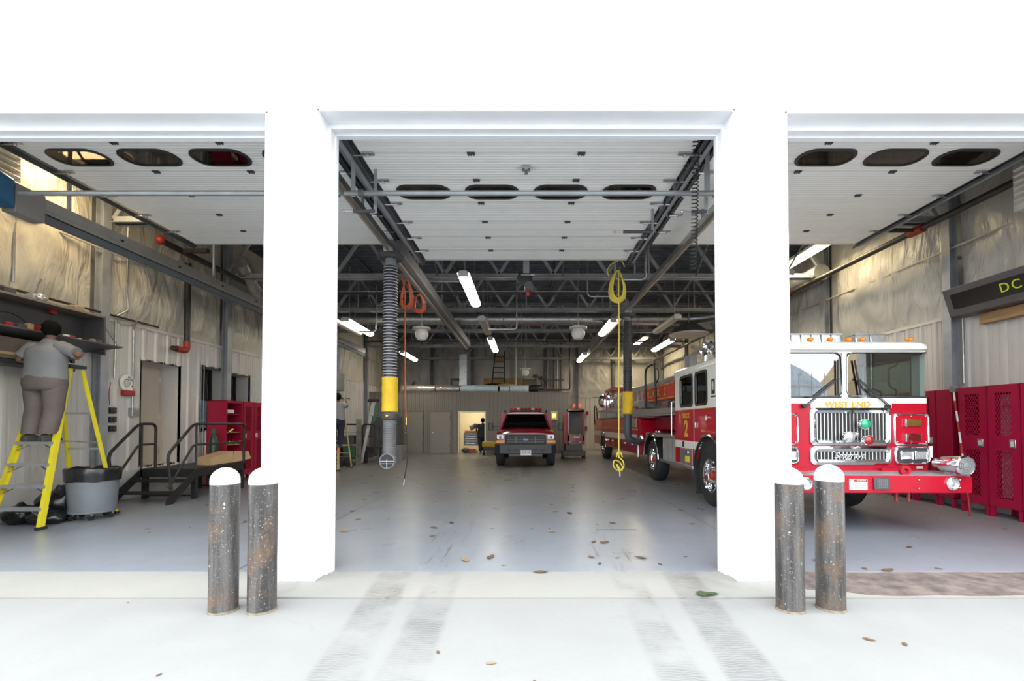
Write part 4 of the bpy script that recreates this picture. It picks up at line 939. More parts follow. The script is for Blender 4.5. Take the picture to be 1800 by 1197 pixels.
# bell with round sign
t = T('alarm_bell', 'red alarm bell box under a round white sign with lettering, left wall', 'alarm bell', (-7.62,8.72,2.1))
yb = 8.72
MB().lathe([(.165,0),(.165,.012),(.085,.012),(.08,.0)],(-7.66,yb,2.22),(1,0,0),32).obj('round_sign', PAPER, t); MB().lathe([(.05,-.02),(.07,.004),(.03,.01)],(-7.66,yb,2.22),(1,0,0),20).obj('bell_center', LGREY, t)
for i, ch in enumerate('DANGER'):
    a = math.radians(80-i*22); text('sign_letter', ch, .045, BLACK, (-7.644, yb+.115*math.cos(a), 2.22+.115*math.sin(a)), PI/2, t, .001, bold=.002)
MB().box(-7.67,-7.58,yb-.13,yb+.10,1.98,2.08).obj('red_box', REDFIT, t, bevel=.01)
t = T('electrical_box', 'small grey electrical box on the wall left of the tan door', 'electrical box', (-7.65,8.86,1.68)); MB().box(-7.69,-7.60,8.78,8.94,1.58,1.75).obj('box', GALV, t, bevel=.006)
for i in range(2): MB().box(-7.60,-7.595,8.81+i*.07,8.85+i*.07,1.62,1.71).obj('socket', MGREY, t)
t = T('push_button_station', 'tall three button door control on the wall, left of the bell', 'control box', (-7.62,8.3,1.55))
MB().box(-7.66,-7.60,8.27,8.40,1.28,1.78).obj('back_box', LGREY, t)
for i in range(3): b_ = MB().box(-7.60,-7.55,8.275,8.395,1.30+i*.165,1.41+i*.165).obj('button_box', BLACKP, t, bevel=.005); MB().cyl((-7.55,8.335,1.355+i*.165),(-7.53,8.335,1.355+i*.165),.02,n=10).obj('button', DGREY, b_)
MB().tube(bez([(-7.63,8.33,1.78),(-7.6,8.28,2.0),(-7.62,8.33,2.2)],6),.006,6).obj('lead', REDFIT, t)
# the open sign cabinet (its twin is the LED sign on the right)
SG = M('sign_case_grey', (.10,.095,.10), .45, .2, var=.15)
t = T('open_sign_cabinet', 'long dark sign cabinet standing open on the left wall with parts inside', 'sign cabinet', (-7.4,6.2,3.0))
MB().box(-7.68,-7.30,4.7,7.86,3.27,3.30).obj('top_panel', M('sign_case_top', (.24,.20,.17), .5), t); MB().box(-7.68,-7.64,4.7,7.86,2.70,3.27).obj('back_panel', M('sign_case_inner', (.05,.05,.055), .5, var=.15), t)
MB().prism([(-7.68,7.83,2.70),(-7.28,7.83,2.62),(-7.30,7.83,3.3),(-7.68,7.83,3.3)],(0,.03,0)).obj('end_panel', SG, t)
MB().prism([(-7.66,4.7,2.68),(-7.02,4.7,2.76),(-7.02,4.7,2.78),(-7.66,4.7,2.71)],(0,3.2,0)).obj('open_door', SG, t)
MB().beam((-7.05,7.84,2.76),(-7.28,7.84,3.1),.006,.012).obj('stay', ALU, t)
rnd = random.Random(3)
for i in range(22):
    y = 5.2+i*.118; x = -7.35+rnd.random()*.22; h = .03+rnd.random()*.07
    m_ = rnd.choice([PAPER, MGREY, REDFIT, DGREY, GALV, PAPER, WOOD]); MB().box(x,x+.04+rnd.random()*.07,y,y+.04+rnd.random()*.06,2.725+(x+7.66)*.125,2.735+(x+7.66)*.125+h).obj('component', m_, t, bevel=.006)
MB().tube(bez([(-7.62,5.9,3.1),(-7.5,6.2,3.0),(-7.5,6.6,3.05),(-7.6,7.0,2.9)],8),.007,6).obj('wire', BLACK, t); MB().cyl((-7.6,7.25,3.25),(-7.6,7.25,2.75),.006,n=6).obj('rod', BLACK, t); MB().box(-7.62,-7.56,7.20,7.30,3.2,3.27).obj('relay', REDFIT, t); MB().box(-7.63,-7.52,5.8,6.2,3.03,3.08).obj('terminal_block', MGREY, t, bevel=.01)
t2 = T('led_module_row', 'brown and gold strip module hanging just under the open sign cabinet', 'sign module', (-7.3,5.9,2.5))
MB().box(-7.60,-7.25,4.7,7.0,2.36,2.66).obj('module_case', M('module_brown', (.13,.10,.075), .5), t2); MB().box(-7.25,-7.235,4.7,6.9,2.41,2.45).obj('gold_strip', M('gold_strip', (.62,.47,.22), .3, .5), t2); MB().box(-7.58,-7.25,4.7,7.3,2.28,2.35).obj('lower_edge', BLACKP, t2)
for i, (nm, y, mm) in enumerate((('junction_box',6.48,DGREY),('emergency_lamp',6.86,LGREY),('junction_box',7.5,M('tan_box',(.34,.27,.2),.6)))):
    t = T(nm, ['grey junction box on top of the open sign cabinet','pale domed lamp on top of the open sign cabinet','small tan box at the right end of the cabinet top'][i], 'fitting', (-7.45,y,3.3)); MB().box(-7.52,-7.38,y-.08,y+.08,3.30,3.40).obj('box', mm, t, bevel=.02)
    if i == 1: MB().ball((-7.37,y+.02,3.36),(.06,.09,.06),16,10).obj('lens', CLRL, t)
# right LED sign
t = T('led_sign', 'long grey LED sign reading DC in green letters high on the right wall', 'sign', (7.4,6.3,3.55))
Y0, Y1 = 4.6, 7.86
MB().prism([(7.64,Y0,3.28),(7.36,Y0,3.28),(7.22,Y0,3.74),(7.64,Y0,3.76)],(0,Y1-Y0,0)).obj('case', M('sign_case_right', (.12,.11,.115), .45, .2, var=.1), t, bevel=.006)
def onsign(v, d=.0): return Vector((7.36-.14*v-d*.957, 0, 3.28+.46*v-d*.29))
a, b_ = onsign(.24,.003), onsign(.78,.003); a2, b2 = onsign(.24,.008), onsign(.78,.008)
MB().prism([(a.x,Y0,a.z),(b_.x,Y0,b_.z),(b2.x,Y0,b2.z),(a2.x,Y0,a2.z)],(0,Y1-Y0-.12,0)).obj('display', M('led_display_black', (.012,.012,.014), .25), t)
LEDG = E('led_green', (.42,.50,.02), .7)
for ch, yy in (('D',6.88),('C',6.71),('F',6.54),('D',6.32)):
    if ch in 'FD' and yy < 6.6: continue
    c = onsign(.51,.014); o = text('led_letter', ch, .20, LEDG, (c.x, yy, c.z), -PI/2, t, .002, 1.0, 107)
MB().beam((7.6,Y1+.35,3.33),(7.5,Y1-.5,3.33),.02,.02).obj('bracket', STEELD, t)
t = T('timber_plank', 'raw timber plank fixed below the LED sign on the right wall', 'plank', (7.6,6.4,3.15)); MB().box(7.56,7.66,4.6,7.55,3.10,3.27).obj('plank', WOOD, t)

# ================================================================== LOCKERS
def locker(x, y0, w, s, label, fill=None, h=2.04, openfront=False, solid=False, mesh=LOCK, group='red lockers'):
    """s=+1: front faces -X (right wall); s=-1: front faces +X"""
    D = .45; t = T('locker', label, 'locker', (x+s*D/2, y0+w/2, 0), group); X = x; B = x+s*D; y1 = y0+w; z0 = .16
    c = MB(); c.box(X,B,y0,y0+.015,z0,h).box(X,B,y1-.015,y1,z0,h).box(B-s*.01,B,y0,y1,z0,h).box(X,B,y0,y1,h-.015,h).box(X,B,y0,y1,z0,z0+.015)
    c.obj('cabinet', LOCK, t, smooth=0)
    for yy in (y0,y1-.05):
        for xx in (X,B-s*.05): MB().box(xx,xx+s*.05,yy,yy+.05,0,z0).obj('leg', LOCK, t)
    MB().box(X+s*.02,B-s*.02,y0+.02,y1-.02,h-.33,h-.31).obj('shelf', LOCK, t)
    F = X-s*.015
    if openfront:
        m = MB(); m.holes('x', min(F,X), .015, y0, y1, z0, h, [(y0+.04,y1-.04,z0+.05,h-.06)]); m.obj('door_frame', LOCK, t)
    elif solid:
        MB().box(F,X,y0+.005,y1-.005,z0+.01,h-.01).obj('door', LOCK, t, bevel=.003)
    else:
        hs = [(y0+w*.24,y0+w*.76,z0+.14,z0+.86),(y0+w*.24,y0+w*.76,z0+1.10,h-.12)]
        m = MB(); m.holes('x', min(F,X), .015, y0+.006, y1-.006, z0+.01, h-.008, hs); d = m.obj('door', LOCK, t, smooth=0)
        p = .042
        for (a, b, c0, c1) in hs:
            g = MB()
            W = b-a; H = c1-c0; k = -int(H/p)-2
            for sg in (1,-1):
                off = -H
                while off < W:
                    ya, za, yb2, zb2 = off, 0, off+H*.5, H   # steep diamonds
                    # clip the line to 0..W
                    p0 = [off,0.]; p1 = [off+H*.5,H]
                    if p1[0] > 0 and p0[0] < W:
                        if p0[0] < 0: p0 = [0., (0-off)*2]
                        if p1[0] > W: p1 = [W, (W-off)*2]
                        if p1[1]-p0[1] > .02:
                            q0 = (p0[0], p0[1]); q1 = (p1[0], p1[1])
                            if sg < 0: q0 = (W-q0[0], q0[1]); q1 = (W-q1[0], q1[1])
                            xm = X-s*.008+sg*.002; g.beam((xm,a+q0[0],c0+q0[1]),(xm,a+q1[0],c0+q1[1]),.004,.013,(0,1,0) if False else (1,0,0)) if False else g.beam((xm,a+q0[0],c0+q0[1]),(xm,a+q1[0],c0+q1[1]),.012,.003,(1,0,0))
                    off += p
            g.obj('wire_mesh', LOCK, d, smooth=0)
        MB().box(F-s*.012,F,y0+.05,y0+.14,z0+.92,z0+1.04).obj('latch', ALU, d, bevel=.004)
        MB().box(F-s*.014,F-s*.012,y0+.07,y0+.12,z0+.935,z0+1.02).obj('latch_recess', LGREY, d)
    return t
lbl = ['red mesh door locker nearest the camera at the right edge','red mesh door locker second from the right edge, added pale board shows through its mesh as a lit back','red mesh door locker with dark interior, next to the striped pole',]
ys = [6.20,6.68,7.16]
for i, y in enumerate(ys): locker(7.25,y,.46,1,lbl[i])
MB().box(7.40,7.66,6.72,7.10,.3,1.9).obj('lit_back_board', LGREY, label='pale grey board added as the lit back of the second red locker', cat='board')  # pale board added in place of light on the locker back
locker(7.33,7.82,.30,1,'narrow plain red locker partly behind the chrome siren',solid=True)
for i, y in enumerate((8.14,8.62,9.1)): locker(7.33,y,.46,1,f'red mesh locker behind the fire engine bumper, {ords[i]} past the steel column')
locker(-7.10,10.75,.62,-1,'open red locker holding brass fittings, left bay',openfront=True,h=2.0)
locker(-7.10,11.39,.46,-1,'closed red locker beside the open one, left bay',h=2.0); locker(-7.10,11.87,.46,-1,'closed red locker half behind the left pillar',h=2.0)
MB().box(-7.4,-7.12,10.85,11.1,1.70,1.78).obj('helmet_box', PAPER, label='white carton on the top shelf of the open red locker', cat='carton', bevel=.01)
rnd = random.Random(5)
for i in range(9):
    y = 10.83+rnd.random()*.40; z = .95 if i < 5 else 1.25; x = -7.20+rnd.random()*.06
    m = MB(); m.lathe([(.02,0),(.045,.01),(.03,.05),(.018,.09),(.024,.13)],(x,y,z),(.6,rnd.random()-.5,.5),12); m.obj('brass_nozzle', BRASS, label='small shiny brass nozzle in the open red locker', cat='nozzle', group='brass nozzles in the open locker')
MB().box(-7.5,-7.11,10.78,11.33,.925,.945).obj('inner_shelf', WOOD, label='wooden shelf inside the open red locker', cat='shelf'); MB().box(-7.5,-7.11,10.78,11.33,1.225,1.245).obj('inner_shelf', WOOD, label='upper wooden shelf inside the open red locker', cat='shelf')
# striped pole
t = T('striped_pole', 'thin red and white striped pole leaning between the red lockers', 'pole', (7.25,7.7,0)); a = Vector((7.05,7.35,.78)); b_ = Vector((7.22,7.68,2.0))
for i in range(7): MB().cyl(a+(b_-a)*(i/7), a+(b_-a)*((i+1)/7), .014, n=10).obj('stripe', PAPER if i % 2 == 0 else REDFIT, t)
MB().cyl((7.05,7.35,.78),(6.94,7.14,0.0),.014,n=10).obj('lower_shaft', REDFIT, t); MB().box(7.19,7.27,7.64,7.72,1.98,2.08).obj('hook', GALV, t)

# ================================================================== LEAVES ON THE FLOOR
LEAF = [M('dry_leaf_brown', (.16,.09,.05), .8, var=.4, vs=30), M('dry_leaf_tan', (.36,.24,.12), .8, var=.4, vs=30), M('dry_leaf_green', (.05,.08,.03), .7, var=.3)]
def leafmesh(k):
    m = MB(); n = 10; r = random.Random(k); o = []
    for i in range(n): a = 2*PI*i/n; q = .5+.5*r.random(); o.append(Vector((math.cos(a)*q, math.sin(a)*q*.55, .12+.25*r.random())))
    top = [Vector((0,0,.05))]+o; m.add(top+[v-Vector((0,0,.04)) for v in top], [(0,i+1,(i+1)%n+1) for i in range(n)]+[(n+1,n+1+(i+1)%n+1,n+1+i+1) for i in range(n)]+[(i+1,(i+1)%n+1,n+1+(i+1)%n+1,n+1+i+1) for i in range(n)]); return m
lm = []
for k in range(4):
    o = leafmesh(k).obj('fallen_leaf', LEAF[[0,1,0,2][k]], local=True, smooth=60); lm.append(o)
px = [(858,856,0),(1055,833,1),(1248,840,1),(775,877,1),(903,888,0),(976,899,1),(1001,902,0),(619,899,0),(677,899,0),(629,913,1),(763,928,0),(794,919,0),(865,929,0),(760,943,0),(935,930,0),(966,930,0),(970,935,1),(1049,922,1),(1077,920,0),(1216,921,0),(1261,922,1),(1043,953,0),(1063,954,0),(818,985,1),(862,980,0),(885,994,1),(1054,991,3),(1040,980,0),(1085,981,0),(1127,981,0),(1160,992,0),(1205,979,0),(950,1006,0),(604,934,1),(683,914,0),(1240,1046,3),(225,1057,0),(280,1183,0),(863,1163,1),(940,1195,0),(1528,1122,0),(1590,1130,0),(1599,962,0),(1440,985,0),(1520,1000,0),(1560,1003,0),(262,936,0),(430,918,0),(770,1144,0),(1650,1000,0)]
def lab(i, o):
    x, y, z = o.location
    where = 'on the pale concrete in front of the building' if y < 3.82 else ('on the epoxy floor of the left bay' if x < -2.2 else 'on the epoxy floor of the right bay' if x > 2.2 else 'on the epoxy floor of the middle bay')
    kk = {0:'small dark brown dry leaf',1:'small tan dry leaf',3:'clump of dark green leaves'}[i]
    tag(o, f'{kk} lying {where}', 'leaf', f'{kk}s {where}')
seen = set()
for a, b_, k in px:
    q = P(a,b_,5); d = Vector((q.x,5,q.z-EYE)); f = -EYE/d.z; X_, Y_ = d.x*f, d.y*f
    if k in seen: o = lm[k].copy(); COL.objects.link(o)
    else: o = lm[k]; seen.add(k)
    s = (.055 if Y_ > 3.82 else .028)*(1+.5*math.sin(a)); s = s*1.5 if k == 3 else s
    o.location = (X_, Y_, .001 if Y_ > 3.82 else -.011); o.rotation_euler = (0,0,a*1.7); o.scale = (s,s,s*.5); lab(k, o)
for o in lm:
    if not o.get('label'): bpy.data.objects.remove(o)
t = T('floor_crack_strip', 'thin dark metal strip lying on the floor of the middle bay, right side', 'metal strip', (1.25,6.2,0)); MB().box(.95,1.5,6.20,6.225,0,.006).obj('strip', STEELD, t)
# ================================================================== THE FIRE ENGINE (tractor-drawn ladder truck)
XL, XR, YF, YB = 3.23, 5.67, 6.35, 9.86
XC = (XL+XR)/2
GOLD2 = M('gold_lettering', (.66,.36,.03), .4, 0, var=.1)
tr = T('fire_truck', 'red and white tractor-drawn ladder truck number 2 parked nose out in the right bay', 'fire truck', (XC, 8.0, 0))
def planring(x0, x1, y0, y1, r, z, n=5, front_only=True):
    """plan outline with rounded front corners"""
    o = []
    for k in range(n+1): a = math.radians(180+90*k/n); o.append(Vector((x0+r+r*math.cos(a), y0+r+r*math.sin(a), z)))
    for k in range(n+1): a = math.radians(270+90*k/n); o.append(Vector((x1-r+r*math.cos(a), y0+r+r*math.sin(a), z)))
    o += [Vector((x1,y1,z)), Vector((x0,y1,z))]; return o
def frontband(z0, z1, th=.03, y1=YF+.16, r=.13, inset=0):
    a = planring(XL+inset,XR-inset,YF+inset,y1,r,z0); b = planring(XL+inset,XR-inset,YF+inset,y1,r,z1); n = len(a)-2
    ia = planring(XL+inset+th,XR-inset-th,YF+inset+th,y1,r-th*.8,z0)[:n]; ib = [Vector((p.x,p.y,z1)) for p in ia]
    m = MB(); m.loft([a[:n], b[:n], ib, ia, a[:n]], closed=False, cap=False); e = len(m.v)
    for arr in ((a[0],b[0],ib[0],ia[0]), (a[n-1],b[n-1],ib[n-1],ia[n-1])): m.add(list(arr), [(0,1,2,3)])
    return m
frontband(.78,1.725).obj('front_panel', RED, tr)
frontband(1.725,1.80).obj('cowl_band', CREAM, tr)
MB().box(3.97,5.10,YF-.006,YF+.01,1.66,1.80).obj('name_band', CREAM, tr, bevel=.004)
text('name_lettering', 'WEST END', .112, GOLD2, (XC+.03, YF-.014, 1.708), 0, tr, .003, 1.16, bold=.0015)
# upper front: header, centre post, corner posts
m = frontband(2.43,2.50); m.obj('windshield_header', CREAM, tr)
MB().prism([(XC-.045,YF-.004,1.80),(XC+.045,YF-.004,1.80),(XC+.030,YF-.004,2.45),(XC-.030,YF-.004,2.45)],(0,.05,0)).obj('center_post', CREAM, tr)
def shield(x0, x1, side):
    zs = [1.815, 2.435]; r = .13
    if side < 0: pl = [Vector((x1,YF+.01,0))]+[Vector((x0+r-r*math.sin(math.radians(a)), YF+.01+r-r*math.cos(math.radians(a)), 0)) for a in range(0,91,15)]+[Vector((x0,YF+.20,0))]
    else: pl = [Vector((x0,YF+.01,0))]+[Vector((x1-r+r*math.sin(math.radians(a)), YF+.01+r-r*math.cos(math.radians(a)), 0)) for a in range(0,91,15)]+[Vector((x1,YF+.20,0))]
    m = MB(); lo = [p+Vector((0,0,zs[0])) for p in pl]; hi = [p+Vector((0,0,zs[1])) for p in pl]; m.loft([lo,hi],closed=False,cap=False); w = m.obj('windshield', WSH, tr, smooth=60)
    # rubber gasket
    in_x = x1 if side < 0 else x0; out = x0+.06 if side < 0 else x1-.06
    sg = -1 if side < 0 else 1
    g = bend([(out,YF+.005,2.435),(in_x+sg*0.0,YF-.002,2.435),(in_x+sg*(-.012),YF-.002,1.815),(out,YF+.005,1.815)],.10,6)
    MB().tube(g,.011,6).obj('gasket', BLACK, w); MB().tube([p+Vector((0,-.008,0)) for p in g],.006,6).obj('chrome_bead', CHROME, w)
shield(XL+.01,XC-.040,-1); shield(XC+.040,XR-.01,1)
# roof
rings = []
for z, i in ((2.455,.01),(2.48,-.02),(2.545,-.015),(2.585,.03),(2.60,.12)):
    a = planring(XL+i,XR-i,YF-.03+i,YB-i*.5,.20,z,7); rings.append(a)
MB().loft(rings).obj('roof', CREAM, tr, smooth=50)
INT = M('cab_interior_black', (.02,.02,.022), .6, var=.2)
# side walls
def archpanel(x, th, y0, y1, z0, z1, cy, cz, R, st=56):
    m = MB(); n = st; top = []; bot = []
    for i in range(n+1):
        y = y0+(y1-y0)*i/n; b = z0
        if cy is not None and abs(y-cy) < R: b = max(z0, cz+math.sqrt(R*R-(y-cy)**2))
        bot.append(min(b, z1)); top.append(y)
    for i in range(n):
        if z1-bot[i] > .002 or z1-bot[i+1] > .002:
            m.prism([(x,top[i],bot[i]),(x,top[i+1],bot[i+1]),(x,top[i+1],z1),(x,top[i],z1)],(th,0,0))
    return m
AY, AZ, AR = 8.02, .53, .68
for x, th in ((XL,.03),(XR-.03,.03)):
    archpanel(x,th,YF+.16,YB,1.10,1.725,AY,AZ,AR).obj('side_panel', RED, tr)
    [archpanel(x-(.002 if x < 4 else -.002),th,ya,yb,.95,1.10,AY,AZ,AR,28).obj('white_stripe', CREAM, tr) for ya, yb in ((YF+.16,AY),(AY,YB))]
    archpanel(x,th,YF+.16,YB,.62,.95,AY,AZ,AR).obj('lower_panel', RED, tr)
    hs = [(6.66,7.62,1.84,2.40),(8.12,8.68,1.80,2.40),(8.84,9.52,1.80,2.40)]
    m = MB().holes('x', x, th, YF+.16, YB, 1.725, 2.48, hs); m.obj('upper_side', CREAM, tr, smooth=0)
    MB().holes('x', x+th if x < 4 else x-.01, .01, YF+.30, YB-.03, .86, 2.44, hs).obj('inner_lining', INT, tr, smooth=0)
    for (a, b, c, d) in hs:
        o2 = rrect(b-a+.05,d-c+.05,.09,5); i2 = rrect(b-a-.05,d-c-.05,.07,5); xx = x-.012 if x < 4 else x+th+.002
        cy_, cz_ = (a+b)/2, (c+d)/2; q = MB()
        q.loft([[(xx,cy_+p[0],cz_+p[1]) for p in o2],[(xx+.010,cy_+p[0],cz_+p[1]) for p in o2],[(xx+.010,cy_+p[0],cz_+p[1]) for p in i2],[(xx,cy_+p[0],cz_+p[1]) for p in i2],[(xx,cy_+p[0],cz_+p[1]) for p in o2]],cap=False)
        w = q.obj('side_window', BLACK, tr); MB().prism([(x+th/2,cy_+p[0],cz_+p[1]) for p in rrect(b-a,d-c,.03,3)],(.004,0,0)).obj('pane', GDARK if b > 8.6 or x < 4 else WSH, w)
        if b-a > .9:
            r = MB(); r.tube(bend([(xx-.0,a+.12,2.05),(xx+(-.02),a+.12,2.3),(xx,a+.3,2.32)],.06),.012,6)
MB().box(XL+.03,XR-.03,YB-.03,YB,.78,2.48).obj('rear_wall', CREAM, tr)
# door seams and trim on the visible side
for y in (7.72,8.77): MB().box(XL-.006,XL+.002,y-.008,y+.008,.7 if y > 8.7 else 1.2,2.46).obj('door_seam', ALU, tr)
MB().box(XL-.014,XL+.002,YF+.2,YB,2.455,2.475).obj('drip_rail', CREAM, tr)
MB().box(XL-.010,XL,YF+.16,YB,1.718,1.732).obj('gold_stripe', GOLD, tr)
# cab interior
MB().box(XL+.04,XR-.04,YB-.05,YB-.035,.86,2.44).obj('rear_lining', INT, tr)
m = MB(); m.box(XL+.05,XR-.05,YF+.06,YF+.62,1.55,1.77); m.obj('dashboard', INT, tr, bevel=.03)
m = MB(); m.box(XL+.04,XR-.04,YF+.1,YB-.05,2.42,2.46); m.obj('headliner', INT, tr)
MB().box(XL+.05,XR-.05,YF+.1,YB-.1,.80,.86).obj('cab_floor', INT, tr)
MB().box(4.0,4.9,YF+.6,8.0,.86,1.75).obj('engine_cover', INT, tr, bevel=.06)
for x in (3.62,5.28): s = MB(); s.box(x-.25,x+.25,7.2,7.7,1.25,1.42); s.box(x-.25,x+.25,7.65,7.8,1.4,2.15); s.obj('seat', M('seat_grey', (.08,.08,.09), .7), tr, bevel=.05)
MB().tube([(5.22+.22*math.cos(a), 6.98-.10*math.sin(a), 1.86+.10*math.sin(a)) for a in [2*PI*i/28 for i in range(28)]],.016,8,closed=True).obj('steering_wheel', BLACK, tr)
MB().tube(bend([(5.48,6.72,1.80),(5.48,6.72,1.95),(5.36,6.7,1.98),(5.34,6.7,2.25),(5.48,6.72,2.30),(5.5,6.72,2.36)],.05),.014,8).obj('grab_handle', BLACK, tr)
# front hardware
def frame(x0, x1, z0, z1, y, w, mat, parent, name, r=.06, d=.035):
    o2 = rrect(x1-x0, z1-z0, r, 6); i2 = rrect(x1-x0-2*w, z1-z0-2*w, max(.01, r-w*.7), 6); mid = rrect(x1-x0-w, z1-z0-w, r, 6); cx, cz = (x0+x1)/2, (z0+z1)/2; q = MB()
    R = lambda pts, yy: [(cx+p[0], yy, cz+p[1]) for p in pts]
    q.loft([R(o2,y+.01), R(o2,y-d*.5), R(mid,y-d), R(i2,y-d*.6), R(i2,y+.012)], cap=False); return q.obj(name, mat, parent, smooth=50)
def grille(z0, z1, nb):
    x0, x1 = 3.945, 5.065; f = frame(x0,x1,z0,z1,YF-.004,.075,CHROME,tr,'grille',.07,.045)
    MB().box(x0+.05,x1-.05,YF-.008,YF-.004,z0+.05,z1-.05).obj('grille_shadow_plate', M('grille_black', (.012,.012,.012), .6), f)
    for i in range(nb):
        x = x0+.10+(x1-x0-.20)*i/(nb-1); MB().box(x-.0048,x+.0048,YF-.020,YF-.009,z0+.06,z1-.06).obj('grille_bar', BARS, f)
    return f
grille(1.14,1.665,19); gl = grille(.872,1.13,19)
text('maker_script', 'Seagrave', .115, CHROME, (XC+.02, YF-.045, 1.0), 0, gl, .006, 1.05, shear=.35)
for s in (-1,1):
    xa, xb = XC+s*.66, XC+s*1.155; x0, x1 = min(xa,xb), max(xa,xb)
    b = frame(x0,x1,1.145,1.59,YF-.004,.03,CHROME,tr,'lamp_bezel',.055,.03)
    MB().box(x0+.02,x1-.02,YF-.016,YF-.004,1.165,1.57).obj('bezel_plate', RED, b)
    for z, L in ((1.455,DAMBER),(1.25,DREDL)):
        cx = (x0+x1)/2+.02
        MB().box(cx-.10,cx+.10,YF-.05,YF-.016,z-.05,z+.05).obj('marker_lamp', L, b, bevel=.012); MB().cyl((cx-.03,YF-.016,z),(cx-.03,YF-.056,z),.045,n=18).obj('lamp_dome', L, b); MB().box(cx-.125,cx-.095,YF-.054,YF-.016,z-.058,z+.058).obj('lamp_end', CHROME, b, bevel=.006)
    for xx in (x0+.05,(x0+x1)/2,x1-.05):
        for z in (1.19,1.545): MB().ball((xx,YF-.018,z),.008,8,5).obj('screw', ALU, b)
    b = frame(x0,x1,.875,1.13,YF-.004,.035,CHROME,tr,'headlight_bezel',.06,.04)
    MB().box(x0+.03,x1-.03,YF-.006,YF-.002,.90,1.105).obj('bezel_back', DGREY, b)
    for k in (-1,1):
        cx = (x0+x1)/2+k*.10+.01; q = MB(); q.box(cx-.088,cx+.088,YF-.040,YF-.008,.945,1.065); q.obj('headlight', CLRL, b, bevel=.012); frame(cx-.092,cx+.092,.94,1.07,YF-.042,.014,CHROME,b,'headlight_rim',.02,.01)
    MB().box(XC+s*1.19-.02,XC+s*1.19+.02,YF-.002,YF+.02,.97,1.13).obj('side_reflector', CREAM, tr)
m = MB()
# cluster of round warning lamps on the grille
for x, z, L, r in ((4.62,1.435,GRNL,.070),(4.405,1.265,CLRL,.070),(4.665,1.215,REDL,.066)):
    q = MB().lathe([(r*.5,0),(r*.95,.04),(r,.09),(r*1.02,.10)],(x,YF-.05,z),(0,-1,0),24); c = q.obj('warning_lamp', CHROME, tr); MB().lathe([(r*.98,.095),(r*.9,.115),(r*.6,.13),(r*.2,.136)],(x,YF-.05,z),(0,-1,0),24).obj('lens', L, c)
MB().ball((4.54,YF-.09,1.30),.032,12,8).obj('lamp_bracket', CHROME, tr); MB().cyl((4.54,YF-.01,1.30),(4.54,YF-.09,1.30),.015,n=8).obj('bracket_arm', CHROME, tr)
text('unit_number', 'S-30        2000', .045, PAPER, (XC+.93, YF-.006, .833), 0, tr, .002)
# bumper
m = MB(); m.box(XL-.05,XR-.01,5.82,6.36,.765,.79); m.obj('bumper_deck', M('tread_plate', (.42,.42,.43), .4, .5, var=.25, vs=40, bump=.3, bs=60), tr)
m = MB(); m.prism([(XL-.05,5.80,.56),(XR-.01,5.80,.56),(XR+.0,5.80,.60),(XR,5.80,.775),(XL-.05,5.80,.79)],(0,.04,0)); m.box(XL-.05,XL-.01,5.84,6.4,.56,.78).box(XR-.05,XR-.01,5.84,6.4,.56,.78); bm_ = m.obj('bumper', RED, tr, bevel=.008)
MB().box(4.10,4.33,5.792,5.799,.60,.74).obj('danger_label', PAPER, bm_); MB().box(4.155,4.325,5.789,5.792,.705,.735).obj('danger_bar', REDFIT, bm_)
text('danger_text','DANGER',.028,PAPER,(4.25,5.787,.72),0,bm_,.001)
for i in range(4): MB().box(4.16,4.32,5.790,5.792,.615+i*.02,.620+i*.02).obj('label_line', MGREY, bm_)
MB().box(4.405,4.60,5.775,5.80,.605,.755).obj('speaker', DGREY, bm_, bevel=.006)
for i in range(6): MB().box(4.44+i*.024,4.448+i*.024,5.768,5.776,.625,.735).box(4.435,4.57,5.768,5.776,.63+i*.02,.636+i*.02).obj('speaker_grid', MGREY, bm_)
for x, z in ((4.42,.62),(4.42,.74),(4.585,.62),(4.585,.74),(4.98,.73),(4.98,.62),(5.50,.73),(5.50,.63)): MB().ball((x,5.79,z),.010,8,5).obj('bolt', CHROME, bm_)
for x in (3.55,5.41): q = MB().lathe([(.085,0),(.085,.02),(.068,.03),(.06,.0),(.01,-.02)],(x,5.80,.68),(0,-1,0),26); q.obj('fog_lamp', CHROME, bm_); MB().lathe([(.06,.005),(.03,.016),(.004,.02)],(x,5.80,.68),(0,-1,0),20).obj('fog_lens', CLRL, bm_)
for x in (3.42,4.86):
    q = MB(); q.lathe([(.032,-.025),(.065,-.025),(.065,.025),(.032,.025),(.032,-.025)],(x,5.86,.84),(0,1,0),20,cap=False); q.box(x-.05,x-.03,5.84,5.88,.77,.84).box(x+.03,x+.05,5.84,5.88,.77,.84); q.obj('tow_eye', RED, tr)
s = MB(); c = Vector((5.50,5.72,.915)); s.lathe([(.03,.42),(.06,.40),(.065,.30),(.10,.28),(.115,.12),(.12,.03),(.118,0)],c,(0,1,0),28); s = s.obj('siren', CHROME, tr)
MB().lathe([(.118,.0),(.125,-.015),(.112,-.03),(.105,-.01)],c,(0,1,0),28).obj('siren_ring', CHROME, s); MB().lathe([(.104,-.012),(.05,-.02),(.02,-.03)],c,(0,1,0),24).obj('siren_face', MGREY, s)
for k in range(4): MB().tube([(c.x+(.025+.02*k)*math.cos(a),c.y-.026+.003*k,c.z+(.025+.02*k)*math.sin(a)) for a in [2*PI*i/20 for i in range(20)]],.003,5,closed=True).obj('siren_rib', CHROME, s)
MB().box(5.50,5.62,5.85,6.0,.79,.83).obj('siren_foot', CHROME, s)
for x in (3.6,4.9): MB().box(x,x+.28,6.28,6.35,.79,.83).obj('tilt_latch', RED, tr)
for x in (4.86,5.02): MB().cyl((x,6.0,.56),(x,6.0,.42),.02,n=8).obj('air_fitting', REDFIT, tr)
